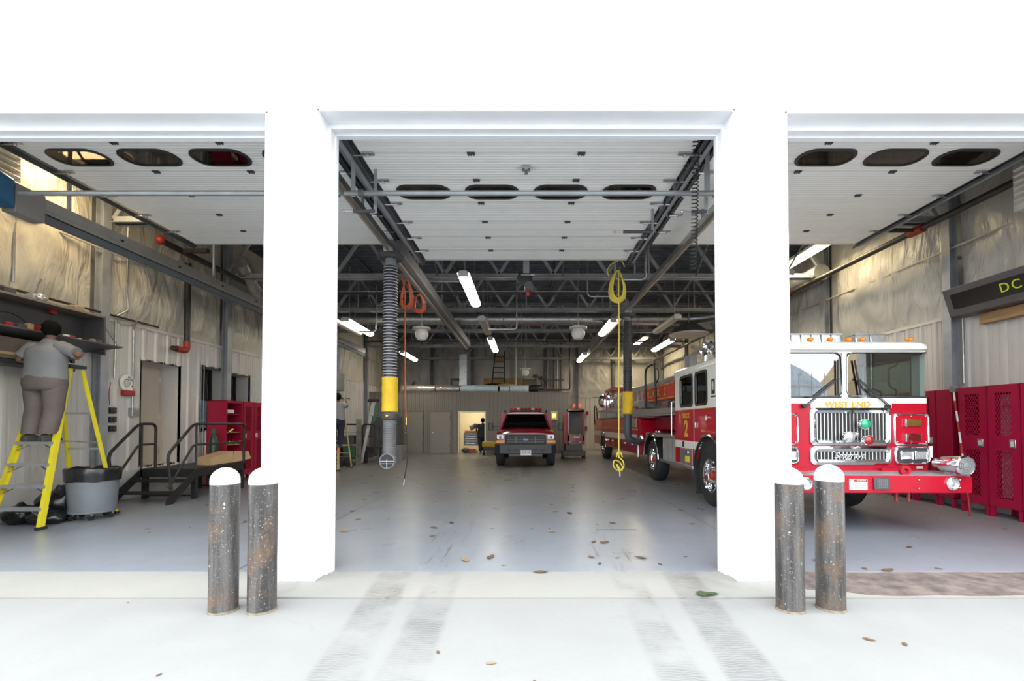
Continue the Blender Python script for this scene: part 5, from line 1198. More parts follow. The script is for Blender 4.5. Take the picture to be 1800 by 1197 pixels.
# wipers
for s_, px0, tip in ((-1, (3.86,1.69), (4.335,2.24)), (1, (5.02,1.68), (4.60,2.24))):
    a = Vector((px0[0],YF-.05,px0[1])); b = Vector((tip[0],YF-.03,tip[1]-.17)) if s_ < 0 else Vector((4.60,YF-.03,2.07))
    w = MB(); w.beam(a,b,.012,.014,(0,1,0)); w.beam(a+Vector((.03,0,0)),b+Vector((.03,0,0)),.008,.008,(0,1,0)); w = w.obj('wiper', BLACK, tr)
    bl = MB(); cx = b.x+.01; bl.beam((cx-(.0 if s_ < 0 else .03),YF-.02,2.33),(cx+(.0 if s_ < 0 else .05),YF-.02,1.84),.016,.02,(0,1,0)); bl.obj('wiper_blade', BLACK, w)
    MB().cyl(a+Vector((0,.05,0)),a+Vector((0,-.01,0)),.03,n=12).obj('wiper_pivot', BLACK, w)
# roof lights
def roofbar(x0, x1, y, n, label=None, bright=False):
    m = MB(); m.box(x0,x1,y,y+.28,2.60,2.625); b = m.obj('light_bar', DGREY, tr, bevel=.008)
    for i in range(n):
        a = x0+.01+(x1-x0-.02)*i/n; c = x0+.01+(x1-x0-.02)*(i+1)/n
        MB().prism([(a,y+.01,2.625),(c-.012,y+.01,2.625),(c-.012,y+.03,2.745),(a,y+.03,2.745)],(0,.22,0)).obj('lamp_module', CLRL, b, bevel=.01)
    MB().box(x0,x1,y+.02,y+.26,2.745,2.757).obj('top_cover', ALU, b)
roofbar(3.86,4.62,6.60,5); roofbar(4.80,5.25,6.60,2)
for x in (4.02,4.30,4.56,4.75,5.43): q = MB(); q.ball((x,6.42,2.635),(.042,.055,.032),14,8); q.obj('clearance_lamp', AMBER, tr)
q = MB(); q.ball((3.62,6.40,2.60),(.10,.05,.065),18,12); q.obj('roof_lamp', M('dark_purple_lens', (.03,.02,.07), .2), tr); MB().tube([(3.62+.10*math.cos(a),6.38,2.60+.066*math.sin(a)) for a in [2*PI*i/24 for i in range(24)]],.008,6,closed=True).obj('lamp_ring', CHROME, tr)
# deck gun / floodlight on the cab roof rear
q = MB(); q.cyl((3.55,9.0,2.58),(3.55,9.0,2.80),.035,n=12); q.obj('flood_mast', CHROME, tr)
for dx, dz in ((-.10,.28),(.10,.28),(0,.40)): MB().lathe([(.05,0),(.09,.06),(.095,.12),(.03,.13)],(3.55+dx,8.98,2.58+dz),(.2,-1,.1),16).obj('flood_lamp', CHROME, tr)
MB().box(3.35,3.50,9.3,9.6,2.58,2.86).obj('roof_box', MGREY, tr, bevel=.01)
# side details
for y, z0, z1 in ((7.50,1.02,1.92),(9.90,1.18,1.92)):
    g = MB(); g.tube(bend([(XL,y,z0),(XL-.07,y,z0),(XL-.07,y,z1),(XL,y,z1)],.03),.017,8); g.obj('grab_rail', CHROME, tr)
MB().box(XL-.03,XL,8.62,8.69,1.36,1.47).obj('door_handle', CHROME, tr, bevel=.008); MB().cyl((XL-.03,8.10,1.55),(XL,8.10,1.55),.05,n=14).obj('side_scene_lamp', CHROME, tr)
MB().box(XL-.006,XL,7.78,7.92,1.96,2.22).obj('crest', BLACK, tr, bevel=.02); MB().ball((XL-.008,7.85,2.10),(.006,.04,.08),12,8).obj('crest_figure', LGREY, tr); MB().box(XL-.006,XL,7.76,7.94,1.90,1.93).obj('crest_text', DGREY, tr)
text('truck_lettering','TRUCK',.125,GOLD2,(XL-.008,9.20,1.60),-PI/2,tr,.003,1.0,bold=.004); text('truck_number','2',.44,GOLD2,(XL-.010,9.17,1.33),-PI/2,tr,.004,.95,bold=.018)
text('gold_mark','DCFD',.06,GOLD,(XL-.008,8.30,1.31),-PI/2,tr,.002); MB().box(XL-.012,XL,7.56,7.70,1.24,1.30).obj('amber_marker', AMBER, tr)
# compartment below the crew door, step
MB().box(XL-.01,XL+.001,8.86,9.56,.64,.94).obj('battery_compartment', ALU, tr, bevel=.006); MB().box(XL-.018,XL-.01,9.0,9.22,.68,.80).obj('yellow_label', M('label_yellow', (.8,.62,.02), .5), tr); MB().cyl((XL-.03,9.1,.87),(XL-.01,9.1,.87),.035,n=14).obj('inlet', CHROME, tr); MB().box(XL-.004,XL+.001,9.30,9.42,.97,1.08).obj('number_mark', BLACK, tr)
MB().prism([(XL-.05,8.72,.56),(XL-.05,9.86,.56),(XL-.05,9.86,.63),(XL-.05,8.72,.63)],(.3,0,0)).obj('side_step', ALU, tr, bevel=.01)
# fenders
for x, s_ in ((XL-.04,1),(XR+.04,-1)):
    pts = [(x, AY-(AR+.0)*math.cos(a), AZ+(AR+.0)*math.sin(a)) for a in [math.radians(q) for q in range(-8,189,7)]]
    MB().loft([[Vector(p), Vector((p[0]+s_*.34,p[1],p[2])), Vector((p[0]+s_*.34,p[1]+(p[1]-AY)*.02,p[2]+.012)), Vector((p[0],AY+(p[1]-AY)*1.05,AZ+(p[2]-AZ)*1.05))] for p in pts]).obj('fender', M('fender_black', (.03,.03,.03), .4), tr)
    MB().tube([(x-s_*.004, AY+(p[1]-AY)*1.05, AZ+(p[2]-AZ)*1.05) for p in pts if p[1] < AY+.25],.022,8).obj('fender_trim', CHROME, tr)
MB().box(XL-.0,XL+.3,8.66,8.69,.12,.6).obj('mud_flap', RUBBER, tr)
def wheel(name, x, y, s_, r=.53, w=.30, dual=False, parent=tr, hub=REDFIT, rim=CHROME):
    """s_ = outward side (-1 faces the middle bay)"""
    prof = [(r*.56,w*.5),(r*.60,w*.5),(r*.80,w*.53),(r*.93,w*.5),(r*.985,w*.40),(r,w*.25),(r,-w*.25),(r*.985,-w*.40),(r*.93,-w*.5),(r*.80,-w*.53),(r*.56,-w*.5)]
    c = Vector((x-s_*w*.5, y, r)); tg = MB().lathe(prof, c, (s_,0,0), 44, cap=False)
    for k in range(44):
        a = 2*PI*k/44
        for u in (-.16,0,.16): tg.beam(c+Vector((s_*w*(u+.03),math.cos(a)*r*1.0,math.sin(a)*r*1.0)), c+Vector((s_*w*(u+.12),math.cos(a+.05)*r*1.0,math.sin(a+.05)*r*1.0)),.012,.02,(0,math.cos(a),math.sin(a)))
    t_ = tg.obj(name, RUBBER, parent, smooth=40)
    MB().lathe([(r*.575,w*.50),(r*.55,w*.53),(r*.52,w*.48),(r*.50,w*.22),(r*.40,w*.12),(r*.30,w*.22),(r*.29,w*.22),(.001,w*.2)],c,(s_,0,0),40,cap=False).obj('rim', rim, t_)
    MB().lathe([(r*.15,w*.2),(r*.14,w*.44),(r*.10,w*.50),(.001,w*.51)],c,(s_,0,0),20).obj('hub', hub, t_)
    for k in range(10):
        a = 2*PI*k/10
        p = c+Vector((s_*w*.205,math.cos(a)*r*.265,math.sin(a)*r*.265)); MB().cyl(p,p+Vector((s_*.045,0,0)),.016,n=6).obj('lug_nut', rim, t_)
        p = c+Vector((s_*w*.155,math.cos(a+.3)*r*.42,math.sin(a+.3)*r*.42)); MB().cyl(p,p+Vector((s_*.012,0,0)),.026,n=12).obj('vent_hole', BLACK, t_)
    return t_
wheel('wheel',XL+.0,AY,-1); wheel('wheel',XR-.0,AY,1); wheel('wheel',XL+.02,11.75,-1,.52,.30); wheel('wheel',XR-.02,11.75,1,.52,.30)
MB().cyl((XL+.3,AY,.5),(XR-.3,AY,.5),.09,n=12).obj('axle', BLACK, tr); MB().cyl((XL+.3,11.75,.5),(XR-.3,11.75,.5),.10,n=12).obj('axle', BLACK, tr)
# tractor frame behind the cab
MB().box(3.9,4.2,6.45,12.6,.55,.80).box(4.7,5.0,6.45,12.6,.55,.80).obj('chassis_rail', BLACK, tr)
MB().box(XL+.05,XR-.05,9.95,10.95,.56,1.12).obj('equipment_box', M('brushed_box', (.48,.47,.44), .4, .5, var=.15), tr, bevel=.01)
for y in (10.2,10.5,10.8): MB().box(XL+.04,XL+.05,y-.012,y+.012,.6,1.08).obj('box_seam', MGREY, tr)
MB().box(XL,XR,9.9,11.0,.54,.60).obj('side_step', ALU, tr)
MB().box(XL+.02,XR-.02,9.90,12.4,1.12,1.20).obj('fender_deck', M('deck_plate_dull', (.30,.27,.22), .4, .4), tr)
for cx_, s_ in ((XL-.02,1),(XR+.02,-1)):
    pts = [(cx_, 11.75-.64*math.cos(a), .52+.64*math.sin(a)) for a in [math.radians(q) for q in range(5,176,8)]]
    MB().loft([[Vector(p), Vector((p[0]+s_*.5,p[1],p[2])), Vector((p[0]+s_*.5,p[1],p[2]+.02)), Vector((p[0],11.75+(p[1]-11.75)*1.06,.52+(p[2]-.52)*1.06))] for p in pts]).obj('fender', BLACK, tr)
    MB().tube([(cx_-s_*.004,11.75+(p[1]-11.75)*1.06,.52+(p[2]-.52)*1.06) for p in pts],.02,8).obj('fender_trim', CHROME, tr)
for y in (11.1,11.35): MB().ball((XL+.02,y,1.24),.035,10,8).obj('deck_lamp', CHROME, tr)
# trailer
MB().box(3.55,5.35,10.3,12.6,1.30,1.62).obj('gooseneck', REDD, tr); MB().lathe([(.55,0),(.62,.05),(.62,.14),(.5,.16)],(XC,11.6,1.62),n=30).obj('turntable', MGREY, tr)
MB().prism([(XL+.05,10.0,1.70),(XL+.05,10.0,1.80),(XL+.05,14.0,1.88),(XL+.05,14.0,1.66)],(2.3,0,0)).obj('platform_beam', M('beam_grey', (.24,.25,.25), .45, .2), tr)
MB().box(XL+.02,XR-.02,10.0,14.0,1.64,1.68).obj('beam_edge', ALU, tr)
MB().box(XL,XR,13.1,21.6,.55,1.62).obj('trailer_body', M('trailer_red', (.40,.01,.025), .22, var=.08, coat=.5), tr, bevel=.02)
MB().box(XL-.008,XL,13.3,21.5,.93,1.12).obj('white_stripe', M('stripe_cream', (.50,.47,.42), .4), tr); MB().box(XL-.01,XL,13.2,21.5,1.27,1.29).obj('gold_stripe', GOLD, tr)
for y in (13.9,14.9,15.9,17.0,18.0): q = MB(); q.box(XL-.012,XL-.002,y-.44,y+.44,.62,.90); d = q.obj('compartment_door', REDD, tr, bevel=.006); MB().box(XL-.03,XL-.012,y-.06,y+.06,.80,.84).obj('handle', CHROME, d)
for y in (13.6,14.25): q = MB(); q.box(XL-.015,XL-.002,y-.24,y+.24,1.34,1.60); d = q.obj('compartment_door', M('shutter_silver', (.40,.39,.38), .4, .6) if y < 14 else REDD, tr)
for k, yw in ((0,19.0),): wheel('wheel',XL-.01,yw,-1,.50,.28); wheel('wheel',XR+.01,yw,1,.50,.28)
pts = [(XL-.02, 19.0-.60*math.cos(a), .50+.60*math.sin(a)) for a in [math.radians(q) for q in range(0,181,9)]]; MB().tube(pts,.03,8).obj('fender_trim', CHROME, tr); MB().prism([(XL-.006,p[1],p[2]) for p in pts],(.02,0,0)).obj('wheel_well', BLACK, tr)
for y in (12.75,): MB().prism([(XL-.0,12.75+.0,.6),(XL-.0,13.15,.6),(XL-.0,13.15,1.62),(XL,12.85,1.55),(XL,12.6,1.1)],(2.4,0,0)).obj('body_nose', RED, tr)
MB().tube(bez([(XL-.02,12.5,1.0),(XL-.03,12.75,1.08),(XL-.02,13.0,.9),(XL-.02,13.05,.5)],6),.04,8).obj('outrigger_trim', ALU, tr)
# bundle of ground ladders in the side rack
MB().box(XL+.02,XL+.06,16.4,20.4,1.62,1.66).obj('rack_shelf', BLACK, tr)
for k in range(4):
    q = MB(); x = XL+.12+k*.14
    for z in (1.68,2.02+.0): q.beam((x,15.6,z+.10*0),(x,20.9,z),.03,.05)
    for i in range(22): yy = 15.75+i*.235; q.cyl((x,yy,1.68),(x,yy,2.02),.014,n=6)
    q.obj('ground_ladder', ALU, tr)
MB().beam((XL-.02,15.2,1.82),(XL-.02,20.9,2.02),.03,.05).obj('side_handrail', ALU, tr)
MB().tube(bend([(XL,20.7,1.62),(XL-.02,20.75,2.25),(XL-.02,21.4,2.25),(XL,21.5,1.4)],.25),.03,8).obj('rear_hoop', BLACK, tr)
# aerial ladder: two trussed sides, rungs, several fly sections
def aerial(x0, x1, y0, y1, z0, z1, nm, mat):
    q = MB()
    for x in (x0,x1):
        q.beam((x,y0,z0),(x,y1,z0),.05,.08); q.beam((x,y0,z1),(x,y1,z1),.04,.06); n = int((y1-y0)/.55)
        for i in range(n): a = y0+(y1-y0)*i/n; b = y0+(y1-y0)*(i+1)/n; q.beam((x,a,z0),(x,(a+b)/2,z1),.025,.025); q.beam((x,(a+b)/2,z1),(x,b,z0),.025,.025)
    n = int((y1-y0)/.36)
    for i in range(n): y = y0+(y1-y0)*(i+.5)/n; q.cyl((x0,y,z0),(x1,y,z0),.018,n=8)
    return q.obj(nm, mat, tr, smooth=0)
aerial(3.62,5.28,9.4,20.4,2.06,2.52,'ladder_section',ALU); aerial(3.80,5.10,9.2,20.0,2.12,2.62,'ladder_section',GALV); aerial(3.96,4.94,9.0,19.4,2.16,2.70,'ladder_section',ALU)
q = MB(); q.box(3.50,3.53,10.75,13.6,2.05,2.46); bn = q.obj('ladder_banner', M('banner_red', (.50,.035,.02), .5, var=.15), tr)
for z in (2.08,2.42): MB().box(3.49,3.50,10.8,13.55,z,z+.02).obj('banner_stripe', GOLD, bn)
text('banner_number','2',.30,GOLD,(3.488,11.45,2.25),-PI/2,bn,.003,1.2); text('banner_letters','TRUCK',.26,GOLD,(3.488,12.65,2.25),-PI/2,bn,.003,1.9)
MB().tube(bend([(3.45,12.1,1.9),(3.45,12.1,3.02),(3.45,13.3,3.06),(3.45,13.35,1.95)],.18),.03,8).obj('pedestal_rail', BLACK, tr) if False else None
MB().tube(bend([(3.40,12.95,1.88),(3.40,12.95,3.0),(3.40,12.0,3.08),(3.40,11.9,1.9)],.22,5),.032,8).obj('turntable_hoop', BLACK, tr)
MB().tube(bend([(3.40,11.9,2.9),(3.42,11.75,2.85),(3.42,11.75,2.6),(3.40,11.9,2.5)],.06),.02,8).obj('hoop_handle', BLACK, tr)
MB().box(3.5,5.2,10.2,11.3,1.80,2.05).obj('hydraulic_cover', BLACK, tr, bevel=.05)
MB().box(3.4,3.9,13.1,13.8,1.9,2.15).obj('control_console', MGREY, tr, bevel=.02)
# tiller cab at the rear
tc = MB(); tc.box(3.75,4.95,19.6,19.66,1.62,2.05).box(3.75,3.80,19.66,20.9,1.62,2.05).box(4.9,4.95,19.66,20.9,1.62,2.05)
for x in (3.75,4.90): 
    for y in (19.6,20.85): tc.box(x,x+.05,y,y+.05,2.05,2.85)
tc.box(4.3,4.34,19.6,19.64,2.05,2.85); tcab = tc.obj('tiller_cab', REDD, tr)
MB().box(3.65,5.05,19.5,21.0,2.85,3.0).obj('tiller_roof', REDD, tcab, bevel=.03); MB().box(3.80,4.90,19.62,19.63,2.05,2.85).obj('tiller_glass', GLASS, tcab)
MB().box(4.05,4.6,20.1,20.5,1.7,2.4).obj('tiller_seat', BLACK, tcab, bevel=.04); MB().ball((4.0,19.5,2.1),(.11,.08,.16),14,10).obj('red_beacon', REDL, tcab); MB().tube([(4.3+.2*math.cos(a),19.85,2.35+.16*math.sin(a)) for a in [2*PI*i/20 for i in range(20)]],.02,6,closed=True).obj('tiller_wheel', BLACK, tcab)
MB().lathe([(.30,0),(.34,.05),(.28,.14),(.1,.18)],(3.45,19.6,2.4),(-.3,-1,0),20).obj('hose_reel_disc', CHROME, tcab)
for x in (3.4,3.55): MB().box(x,x+.04,19.4,19.44,1.62,2.7).obj('handrail', REDD, tcab)
# paper rolls on the dash
o = MB().cyl((5.16,6.60,1.80),(5.36,6.62,1.80),.045,n=16); o.obj('paper_roll', PAPER, label='fat white paper roll lying on the fire engine dashboard', cat='paper roll')
MB().cyl((4.92,6.58,1.785),(5.14,6.64,1.83),.022,n=12).obj('paper_roll', PAPER, label='thin white rolled sheet leaning beside the fat roll on the dashboard', cat='paper roll')
MB().box(5.42,5.58,6.48,6.56,1.765,1.82).obj('tissue_pack', M('blue_white_pack', (.45,.62,.75), .4, col2=(.05,.2,.5), vs=14), label='small blue and white pack at the right end of the dashboard', cat='pack', bevel=.01)
MB().box(4.70,4.82,6.5,6.58,1.765,1.80).obj('green_pack', M('green_pack', (.25,.55,.12), .5), label='small green packet near the middle of the dashboard', cat='pack', bevel=.01)
MB().box(4.55,4.92,6.55,6.78,1.765,1.85).obj('map_book', PAPER, label='stack of pale papers on the dashboard right of the centre post', cat='papers', bevel=.012)

# ================================================================== THE PICKUP
PX, PY = -.02, 15.05
pk = T('pickup_truck', 'dark red rescue pickup with utility body facing out in the middle bay', 'pickup truck', (PX,PY+2.5,0))
PRED = M('pickup_red', (.19,.005,.018), .15, var=.05, coat=.8)
def sect(y, prof):
    """prof: half outline (x, z) from bottom to top"""
    return [Vector((PX+x, PY+y, z)) for x, z in prof]+[Vector((PX-x, PY+y, z)) for x, z in reversed(prof)]
body = MB(); body.loft([sect(.06,[(.93,.72),(.95,.95),(.92,1.08),(.60,1.13),(.3,1.14)]), sect(.16,[(.98,.70),(1.0,.95),(.97,1.12),(.66,1.18),(.3,1.20)]), sect(.8,[(1.0,.70),(1.01,1.0),(.98,1.18),(.72,1.25),(.3,1.27)]), sect(1.35,[(1.0,.70),(1.01,1.0),(.98,1.22),(.74,1.29),(.3,1.31)]), sect(1.5,[(1.0,.6),(1.01,1.0),(.98,1.22),(.80,1.24),(.3,1.24)]), sect(3.4,[(1.0,.6),(1.01,1.0),(.98,1.22),(.80,1.24),(.3,1.24)])])
body.obj('body', PRED, pk, smooth=40)
# cab greenhouse as posts and roof
def post(a, b, w=.05): return MB().beam((PX+a[0],PY+a[1],a[2]),(PX+b[0],PY+b[1],b[2]),w,w,(0,1,0))
for s_ in (-1,1):
    post((s_*.90,1.45,1.22),(s_*.70,2.15,1.82),.055).obj('windshield_post', PRED, pk)
    MB().beam((PX+s_*.93,PY+3.3,1.22),(PX+s_*.76,PY+3.25,1.84),.07,.12,(0,1,0)).obj('rear_post', PRED, pk)
    MB().prism([(PX+s_*.91,PY+1.5,1.23),(PX+s_*.93,PY+3.3,1.23),(PX+s_*.76,PY+3.25,1.80),(PX+s_*.71,PY+2.18,1.80)],(.006,0,0)).obj('door_glass', GDARK, pk)
MB().loft([sect(2.10,[(.70,1.81),(.70,1.83),(.5,1.87)]), sect(2.4,[(.76,1.81),(.75,1.87),(.55,1.92)]), sect(3.3,[(.77,1.81),(.76,1.88),(.55,1.93)])]).obj('roof', PRED, pk)
MB().prism([(PX-.88,PY+1.46,1.24),(PX+.88,PY+1.46,1.24),(PX+.68,PY+2.14,1.82),(PX-.68,PY+2.14,1.82)],(0,.008,.003)).obj('windshield', GDARK, pk)
MB().box(PX-.8,PX+.8,PY+3.28,PY+3.32,1.2,1.85).obj('cab_back', BLACK, pk)
for x in (-.42,.42): MB().box(PX+x-.25,PX+x+.25,PY+2.5,PY+2.75,1.1,1.62).obj('seat', MGREY, pk, bevel=.06); 
MB().box(PX-.85,PX+.85,PY+1.5,PY+1.8,1.2,1.26).obj('dashboard', BLACK, pk); MB().beam((PX-.86,PY+1.40,1.255),(PX+.86,PY+1.40,1.255),.05,.02).obj('wiper_cowl', BLACK, pk)
# utility body
for s_ in (-1,1): m = MB(); xa, xb = PX+s_*.62, PX+s_*1.04; m.box(xa,xb,PY+3.42,PY+5.6,.62,1.86); m.obj('utility_box', M('utility_red', (.22,.01,.04), .3, var=.1), pk, bevel=.015)
MB().box(PX-.62,PX+.62,PY+3.42,PY+5.6,.62,1.1).obj('bed', REDD, pk)
for s_ in (-1,1): MB().ball((PX+s_*.84,PY+3.6,1.96),(.05,.05,.055),10,8).obj('beacon', BLACK, pk); MB().cyl((PX+s_*.84,PY+3.6,1.86),(PX+s_*.84,PY+3.6,1.93),.015,n=8).obj('beacon_stem', BLACK, pk)
# light bar
lb = MB().box(PX-.62,PX+.62,PY+2.45,PY+2.72,1.95,1.975).obj('light_bar', BLACK, pk, bevel=.01)
for i in range(9):
    x0 = PX-.62+i*.138; MB().prism([(x0+.004,PY+2.47,1.975),(x0+.134,PY+2.47,1.975),(x0+.134,PY+2.50,2.055),(x0+.004,PY+2.50,2.055)],(0,.2,0)).obj('lamp_module', [REDL,REDL,CLRL,REDL,BLACKP,REDL,CLRL,REDL,REDL][i], lb, bevel=.01)
# grille and lamps
f = frame(PX-.68,PX+.68,.73,1.09,PY+.04,.06,M('grille_grey', (.08,.084,.088), .4, .3),pk,'grille',.05,.05)
MB().box(PX-.63,PX+.63,PY+.03,PY+.035,.77,1.06).obj('grille_back', BLACK, f)
for z in (.84,.92,1.0): MB().box(PX-.62,PX+.62,PY+.005,PY+.03,z-.014,z+.014).obj('grille_bar', M('grille_bar_grey', (.075,.075,.08), .4), f)
for x in (-.32,.32): MB().box(PX+x-.008,PX+x+.008,PY+.01,PY+.03,.78,1.05).obj('grille_post', MGREY, f)
MB().ball((PX,PY+.0,.92),(.105,.02,.045),20,10).obj('badge', M('badge_blue', (.10,.13,.25), .25), f); text('badge_script','Ford',.07,PAPER,(PX,PY-.022,.922),0,f,.002,1.2,shear=.3)
for s_ in (-1,1):
    c = PX+s_*.84; h = MB().box(c-.115,c+.115,PY+.03,PY+.09,.93,1.08).obj('headlight', M('headlight_glass', (.85,.88,.9), .1, .1, var=.1), pk, bevel=.02); MB().lathe([(.05,0),(.045,.02),(.01,.025)],(c,PY+.03,1.0),(0,-1,0),16).obj('bulb', M('bulb_blue', (.12,.18,.25), .1), h)
    MB().box(c-.15,c+.15,PY+.03,PY+.09,.80,.90).obj('turn_signal', AMBER, pk, bevel=.015)
b = MB(); b.prism([(PX-1.02,PY-.02,.46),(PX-.95,PY-.12,.40),(PX+.95,PY-.12,.40),(PX+1.02,PY-.02,.46),(PX+1.02,PY-.02,.78),(PX-1.02,PY-.02,.78)] if False else [(PX-1.02,PY+.25,.45),(PX-1.02,PY+.05,.45),(PX-.85,PY-.08,.45),(PX+.85,PY-.08,.45),(PX+1.02,PY+.05,.45),(PX+1.02,PY+.25,.45)],(0,0,.33)); bp = b.obj('bumper', M('bumper_dark', (.028,.029,.03), .4, .2), pk, bevel=.02)
b = MB().box(PX-.55,PX+.55,PY-.06,PY+.2,.38,.47).obj('valance', BLACKP, bp); 
for x in (-.55,-.3,.3,.55): MB().box(PX+x-.07,PX+x+.07,PY-.085,PY-.078,.54,.62).obj('bumper_slot', BLACK, bp)
pl = MB().box(PX-.16,PX+.18,PY-.11,PY-.10,.41,.58).obj('license_plate', PAPER, pk); text('plate_number','G 7129',.10,NAVY,(PX+.01,PY-.113,.50),0,pl,.001,.95)
for s_ in (-1,1):
    a = MB(); a.beam((PX+s_*.96,PY+1.5,1.22),(PX+s_*1.22,PY+1.45,1.22),.025,.025); a.beam((PX+s_*.96,PY+1.5,1.34),(PX+s_*1.22,PY+1.45,1.34),.025,.025); m_ = a.obj('mirror_arm', BLACK, pk); MB().box(PX+s_*1.18,PX+s_*1.34,PY+1.38,PY+1.50,1.20,1.50).obj('mirror', BLACKP, m_, bevel=.03)
    for y in (.85,4.3): wheel('wheel',PX+s_*1.0,PY+y,s_,.41,.27,parent=pk,hub=MGREY,rim=MGREY)
MB().box(PX-.6,PX+.6,PY+.3,PY+4.8,.40,.62).obj('chassis', BLACK, pk); MB().cyl((PX-.8,PY+.85,.4),(PX+.8,PY+.85,.4),.07,n=10).obj('axle', BLACK, pk)
for s_ in (-1,1): MB().box(PX+s_*.72,PX+s_*.98,PY+.45,PY+1.3,.75,.85).obj('wheel_well', BLACK, pk)
# ================================================================== BACK OF THE HALL
def S1(name, mb, mat, label, cat, **k): return mb.obj(name, mat, label=label, cat=cat, **k)
# workroom
room = T('tool_chest', 'grey tool chest with drawers in the lit doorway', 'tool chest', (-3.0,23.0,0))
MB().box(-3.15,-2.45,22.9,23.4,.35,.98).obj('body', M('chest_grey', (.16,.19,.21), .4), room, bevel=.01)
for i in range(5): d = MB().box(-3.13,-2.47,22.885,22.9,.38+i*.12,.48+i*.12).obj('drawer', M('drawer_grey', (.20,.23,.25), .4), room); MB().box(-3.05,-2.55,22.87,22.885,.45+i*.12,.465+i*.12).obj('handle', ALU, d)
for x in (-3.1,-2.5): MB().cyl((x,22.95,.06),(x+.04,22.95,.06),.06,n=10).obj('caster', BLACK, room)
S1('orange_tray', MB().box(-3.1,-2.35,22.9,23.3,.99,1.10), M('tray_orange', (.60,.25,.06), .5), 'orange tray on the grey tool chest', 'tray', bevel=.02)
S1('work_fan', MB().cyl((-2.85,23.1,1.22),(-2.65,23.1,1.30),.13,n=16), MGREY, 'grey round machine on the tool chest, left one', 'machine'); S1('work_lamp', MB().ball((-2.55,23.1,1.35),.13,12,8), DGREY, 'dark round machine on the tool chest, right one', 'machine')
S1('rubble_sack', MB().ball((-3.0,22.6,.13),(.22,.18,.13),14,8), DGREY, 'dark sack on the floor of the lit doorway', 'sack'); S1('red_toolbox', MB().box(-2.85,-2.5,22.45,22.7,0,.2), REDFIT, 'red toolbox on the floor in front of the tool chest', 'toolbox', bevel=.02)
person('person in dark clothes standing in the lit workroom doorway',(-2.18,22.8,.92),[(-2.28,22.8,0),(-2.10,22.8,0)],(-2.5,23.0,1.0),(-2.0,23.1,1.1),(-2.5,22.75,1.2),(-1.9,22.8,1.2),H=1.74,shirtm=NAVY,trm=NAVY,wide=1.25,hl=(0,1,0),hr=(0,1,0))
t = T('floor_machine', 'low yellow machine on black wheels beside the pickup', 'machine', (-1.6,21.2,0)); MB().box(-2.05,-1.3,21.0,21.6,.35,.62).obj('body', M('machine_yellow', (.40,.28,.02), .5), t, bevel=.06)
for x in (-1.95,-1.4): MB().cyl((x-.05,21.1,.17),(x+.05,21.1,.17),.17,n=16).obj('wheel', BLACK, t)
MB().box(-2.0,-1.35,21.02,21.4,.22,.36).obj('chassis', BLACK, t)
# yellow framed notice and exit sign
t = T('framed_notice', 'yellow framed notice on the partition right of the pickup roof', 'notice', (1.36,22.15,1.85)); fr = MB(); fr.holes('y',22.13,.03,1.18,1.52,1.62,2.05,[(1.25,1.45,1.72,1.95)]); fr.obj('frame', M('frame_yellow', (.70,.60,.18), .5), t); MB().box(1.25,1.45,22.14,22.15,1.72,1.95).obj('sheet', BRASS, t)
t = T('exit_sign', 'lit exit sign with red letters on the back wall', 'sign', (2.9,26.0,2.4)); MB().box(2.62,3.22,26.0,26.1,2.32,2.62).obj('case', LGREY, t); text('lettering','EXIT',.22,E('exit_red',(1,.08,.05),1.5),(2.92,25.99,2.47),0,t,.003)
# red personnel lift
t = T('personnel_lift', 'red personnel lift with dark base behind the pickup, at its right', 'lift', (1.98,19.2,0))
MB().box(1.5,2.45,18.8,19.6,.10,.32).obj('base', DGREY, t, bevel=.02); MB().box(1.62,2.32,18.85,19.5,.32,.62).obj('power_unit', M('lift_grey', (.10,.09,.09), .5), t, bevel=.03)
for x in (1.5,2.37):
    for y in (18.85,19.5): MB().cyl((x,y,.09),(x+.07,y,.09),.09,n=14).obj('wheel', BLACK, t)
fr = MB(); 
for x in (1.75,2.38): fr.box(x-.03,x+.03,18.8,18.86,.6,2.05); fr.box(x-.03,x+.03,19.4,19.46,.6,2.05)
fr.box(1.72,2.41,18.8,18.86,.72,.98).box(1.72,2.41,18.8,18.86,1.93,1.99).box(1.72,2.41,19.4,19.46,1.99,2.05).box(1.72,2.41,18.8,18.86,.60,.66); fr.obj('cage', REDD, t)
MB().box(1.56,1.74,19.0,19.3,.62,1.85).obj('mast', M('mast_red', (.35,.04,.03), .4), t); MB().box(1.80,2.33,19.36,19.38,1.0,1.95).obj('mesh_panel', DGREY, t); MB().box(1.95,2.2,18.78,18.80,.86,.92).obj('label_plate', PAPER, t); MB().box(1.75,2.4,18.8,19.5,1.93,1.99).obj('top_hood', LGREY, t)
